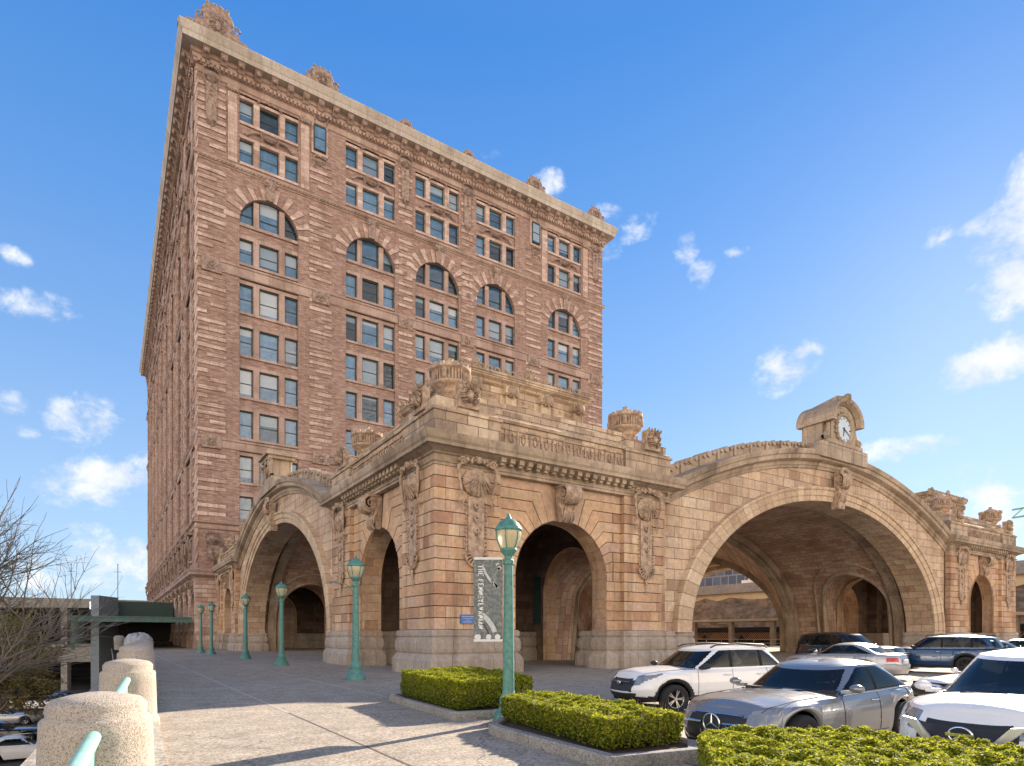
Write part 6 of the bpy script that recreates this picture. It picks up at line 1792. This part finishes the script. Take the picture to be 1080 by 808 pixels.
# ================================================================== BACKGROUND, LEFT
def box_obj(name, mat, parent, *boxes):
    m = MB()
    for b in boxes: m.box(*b)
    return m.build(name, mat, parent)
def garage():
    M['steel'] = plain('blue_grey_steel', (.17, .21, .25), .6, var=.15); 
    r = empty('parking_garage', (-57.2, 82, 0), .12, label='dark open parking deck with grey concrete bands behind the bare trees', cat='parking garage')
    box_obj('roof_slab', M['concrete_grey'], r, (-80, 1.5, 0, 45, 5.4, 6.6)); box_obj('floor_slab', M['concrete_grey'], r, (-80, 1.5, 0, 45, -1.8, .6))
    box_obj('rear_wall', M['dark'], r, (-80, 1.5, 30, 30.4, -5.6, 5.4))
    for i in range(9): box_obj('column', M['concrete_grey'], r, (-78+9.4*i, -77.2+9.4*i, .3, 1.2, -5.6, 5.4))
    box_obj('stair_tower', M['steel'], r, (1.6, 2.6, -1.0, 4, -5.6, 7.0))
    for i in range(6): box_obj('ledge_lamp', M['chrome'], r, (1.1-4*i, 1.4-4*i, -.3, 0, 5.2, 6.2)) if i == 0 else None
    for i, x in enumerate((-3, 3, 14)):
        m = MB(); m.tube([(x, 3, 6.5), (x, 3, 11.5)], .045, 6); m.ball((x, 3, 11.5), .09, 6); m.tube([(x-.5, 3, 10.5), (x+.5, 3, 10.5)], .03, 5); m.build('roof_mast', M['steel'], r)
garage()
M['canopy_green'] = plain('dull_green_paint', (.065, .135, .115), .55, var=.25, scale=2)
M['screen_green'] = plain('dark_screen', (.018, .045, .04), .6, var=.2)
def canopy():
    r = empty('entrance_canopy', W(-2.4, 66), TH, label='flat green metal canopy reaching out from the left side of the brick tower', cat='canopy')
    box_obj('fascia', M['canopy_green'], r, (-13.5, -.4, 0, .25, 3.45, 4.1), (-13.5, -.4, -.12, 0, 3.95, 4.1), (-13.5, -.4, -.1, 0, 3.4, 3.55))
    box_obj('deck', M['greend'], r, (-13.5, -.4, .25, 60, 3.8, 4.05))
    box_obj('rear_screen', M['dark'], r, (-13.5, -.8, 58, 58.4, 0, 3.9))
    for i in range(6): box_obj('post', M['canopy_green'], r, (-13.3, -12.9, .3+11*i, .7+11*i, 0, 3.9))
    box_obj('upper_screen', M['screen_green'], r, (-13.0, -1.5, 14, 14.3, 4.05, 6.6))
    t = MB(); rs = random.Random(3)
    P = [[(1.65*math.cos(2*math.pi*i/18)*q*(1+.05*math.sin(i*5)), 1.3*math.sin(2*math.pi*i/18)*q, z+.12*math.sin(i*3+k)) for k, (q, z) in enumerate(((1.0, 0), (1.02, .7), (.98, 1.2), (.7, 1.75), (.35, 1.95), (.0, 2.0)))] for i in range(19)]
    t.grid(P, smooth=False)
    for i in range(19): pass
    o = t.build('covered_load', plain('grey_tarpaulin', (.34, .36, .38), .45, var=.3, scale=2, bumpd=.05), None, (-44.8, 74.0, 0)); tag(o, 'bulky load wrapped in grey plastic sheeting under the green canopy', 'wrapped load')
    b = MB(); b.lathe([(.5, 0), (.55, .9), (.58, 1.5), (.4, 1.7), (0, 1.75)], n=14); o = b.build('round_bin', M['concrete_grey'], None, (-47.3, 74.2, 0)); tag(o, 'grey round bin left of the wrapped load', 'bin')
canopy()
def far_left():
    r = empty('office_block', (-120, 190, -5.6), TH, label='long low tan building far away beyond the garage roof', cat='building')
    mt = masonry('tan_panels', [(0, (.42, .34, .25)), (1, (.5, .41, .31))], 6, 3, .05, (.2, .17, .13))
    box_obj('wall', mt, r, (-120, 40, 0, 20, 0, 17.2)); box_obj('parapet', M['concrete_grey'], r, (-120.4, 40.4, -.4, 20.4, 17.2, 18.2))
    for k in range(16): box_obj('window', M['pane'], r, (-118+10*k, -111+10*k, -.05, 0, 9, 11.5))
far_left()
# ================================================================== BACKGROUND, RIGHT (seen through the arches)
def overpass():
    r = empty('road_overpass', W(104, 0), TH, label='elevated road with cream beam and grey parapet beyond the rotunda arch', cat='overpass')
    cream = plain('cream_steel', (.62, .50, .32), .6, var=.1, scale=.5)
    box_obj('girder', cream, r, (0, 12, -120, 260, 9.0, 11.0)); box_obj('deck', M['concrete_grey'], r, (-1.2, 13, -120, 260, 11.0, 11.5)); box_obj('parapet', M['concrete_grey'], r, (-1.2, -.9, -120, 260, 11.5, 13.0))
    for y in range(-90, 250, 34): box_obj('pier', M['concrete_grey'], r, (3, 6, y, y+3, -.0, 9.0))
    v = empty('box_truck', W(103.5+3, 58, 11.5), TH+math.pi/2, label='small white truck on the overpass, seen through the big arch', cat='truck')
    wt = plain('truck_white', (.7, .7, .7), .5); box_obj('cargo_box', wt, v, (-3, 2.5, -1.1, 1.1, .9, 3.6)); box_obj('cab', wt, v, (2.6, 4.3, -1.0, 1.0, .6, 2.4))
    for x in (-1.8, 3.4):
        for s in (-1, 1): m = MB(); m.tube([(x, s*.8, .45), (x, s*1.1, .45)], .45, 14, cap=True); m.build('wheel', M['tyre'], v)
    b = empty('office_building', W(150, 40, 0), TH, label='blue grey office building behind the overpass, seen through the big arch', cat='building')
    gmat = masonry('curtain_wall', [(0, (.10, .13, .17)), (1, (.16, .20, .25))], 3, 3.4, .25, (.3, .3, .3)); box_obj('wall', gmat, b, (0, 20, 26, 150, 0, 30)); box_obj('roof', M['concrete_grey'], b, (-.4, 20.4, 25.6, 150.4, 30, 30.6))
overpass()
def hillside():
    m = MB(); rs = np.random.RandomState(3)
    ni, nj = 90, 26; P = []
    for i in range(ni):
        row = []
        for j in range(nj):
            t = j/(nj-1); p = O+(88+14*t)*A+(-60+3*i)*B
            row.append((p[0]+rs.normal(0, .25), p[1]+rs.normal(0, .25), 9.5*t**.8+rs.normal(0, .35)*(0 < j)))
        P.append(row)
    m.grid(P, smooth=False)
    mt, nt, b = new_mat('rocky_slope'); tc = nt.nodes.new('ShaderNodeTexCoord'); n = tex_noise(nt, tc.outputs['Object'], .5, 8, .7)
    nt.links.new(ramp(nt, n, [(.3, (.06, .055, .03)), (.5, (.17, .12, .075)), (.62, (.26, .19, .13)), (.75, (.09, .09, .04))]), b.inputs['Base Color']); b.inputs['Roughness'].default_value = 1; bump(nt, b, n, .3)
    tag(m.build('hillside', mt), kind='structure')
    c = empty('platform_canopy', W(80, 8), TH, label='long low station platform canopy on posts behind the rotunda', cat='canopy')
    tim = plain('weathered_timber', (.30, .20, .12), .8, var=.3, scale=3)
    box_obj('roof', plain('canopy_sheet', (.36, .29, .20), .6, var=.2, scale=.6), c, (-2.5, 3.2, -30, 100, 4.1, 4.5)); box_obj('rear_wall', M['dark'], c, (5.2, 5.4, -30, 100, 0, 3.2))
    for y in range(-28, 100, 8): box_obj('post', M['twig'], c, (-1.9, -1.2, y, y+.7, 0, 4.1))
    f = empty('lattice_fence', W(80, 8), TH, label='orange brown lattice fence panels under the platform canopy', cat='fence')
    for y in range(-28, 96, 8):
        q = MB()
        for i in range(16):
            for s in (-1, 1):
                y0 = y+1.2+i*.4; q.hexa([(1.0, y0, .9), (1.0, y0+.1, .9), (1.0, y0+.1+s*1.1, 2.2), (1.0, y0+s*1.1, 2.2), (1.06, y0, .9), (1.06, y0+.1, .9), (1.06, y0+.1+s*1.1, 2.2), (1.06, y0+s*1.1, 2.2)])
        q.build('lattice_panel', plain('orange_timber', (.42, .22, .10), .7) if y == -28 else bpy.data.materials['orange_timber'], f)
    rl = empty('tubular_railing', W(71.5, 0), TH, label='pale tubular railing behind the rotunda, in front of the platform canopy', cat='railing')
    q = MB()
    for z in (.55, 1.1): q.tube([(0, -10, z), (0, 80, z)], .04, 6)
    for y in range(-10, 81, 3): q.tube([(0, y, 0), (0, y, 1.1)], .04, 6)
    q.build('rails', plain('cream_pipe', (.5, .44, .34), .6), rl)
    for k, (a, bb, s) in enumerate(((92, 20, 1.0), (90, 36, 1.1))):
        d = MB(); d.lathe([(2.6*s, 0), (2.5*s, .8), (1.9*s, 1.5), (1.0*s, 1.95), (0, 2.1)], n=22); o = d.build('tank_dome', plain('pale_metal_%d' % k, (.45, .45, .43), .5), None, W(a, bb, 4.2))
        tag(o, ['pale rounded tank top above the platform canopy, further left through the arch', 'grey rounded tank top above the platform canopy, further right through the arch'][k], 'tank')
hillside()
def side_block():
    r = empty('car_park_building', W(86, -14), TH, label='grey concrete building with dark openings at the far right edge, behind the rotunda', cat='building')
    for z in (0, 4.2, 8.4): box_obj('floor_band', M['concrete_grey'], r, (0, 14, -30, 8, z, z+1.3))
    box_obj('rear_wall', M['dark'], r, (3, 13.6, -29.6, 7.6, 0, 9.4))
    for y in range(-30, 9, 6): box_obj('column', M['concrete_grey'], r, (.3, .9, y, y+.7, 0, 9.4))
    g = empty('crane_boom', W(120, 18, 0), TH, label='small teal lattice boom above the roof line at the far right edge', cat='crane')
    q = MB()
    for z in (22.2, 23.6): q.tube([(0, 0, z), (0, -30, z+1)], .16, 5)
    for i in range(20): q.tube([(0, -1.5*i, 22.2+.05*i), (0, -1.5*i-1.5, 23.6+.05*i)], .1, 4)
    q.build('boom', M['mint'], g); q = MB(); q.tube([(0, -14, 0), (0, -14, 22.6)], .35, 6); q.build('mast', M['mint'], g)
side_block()
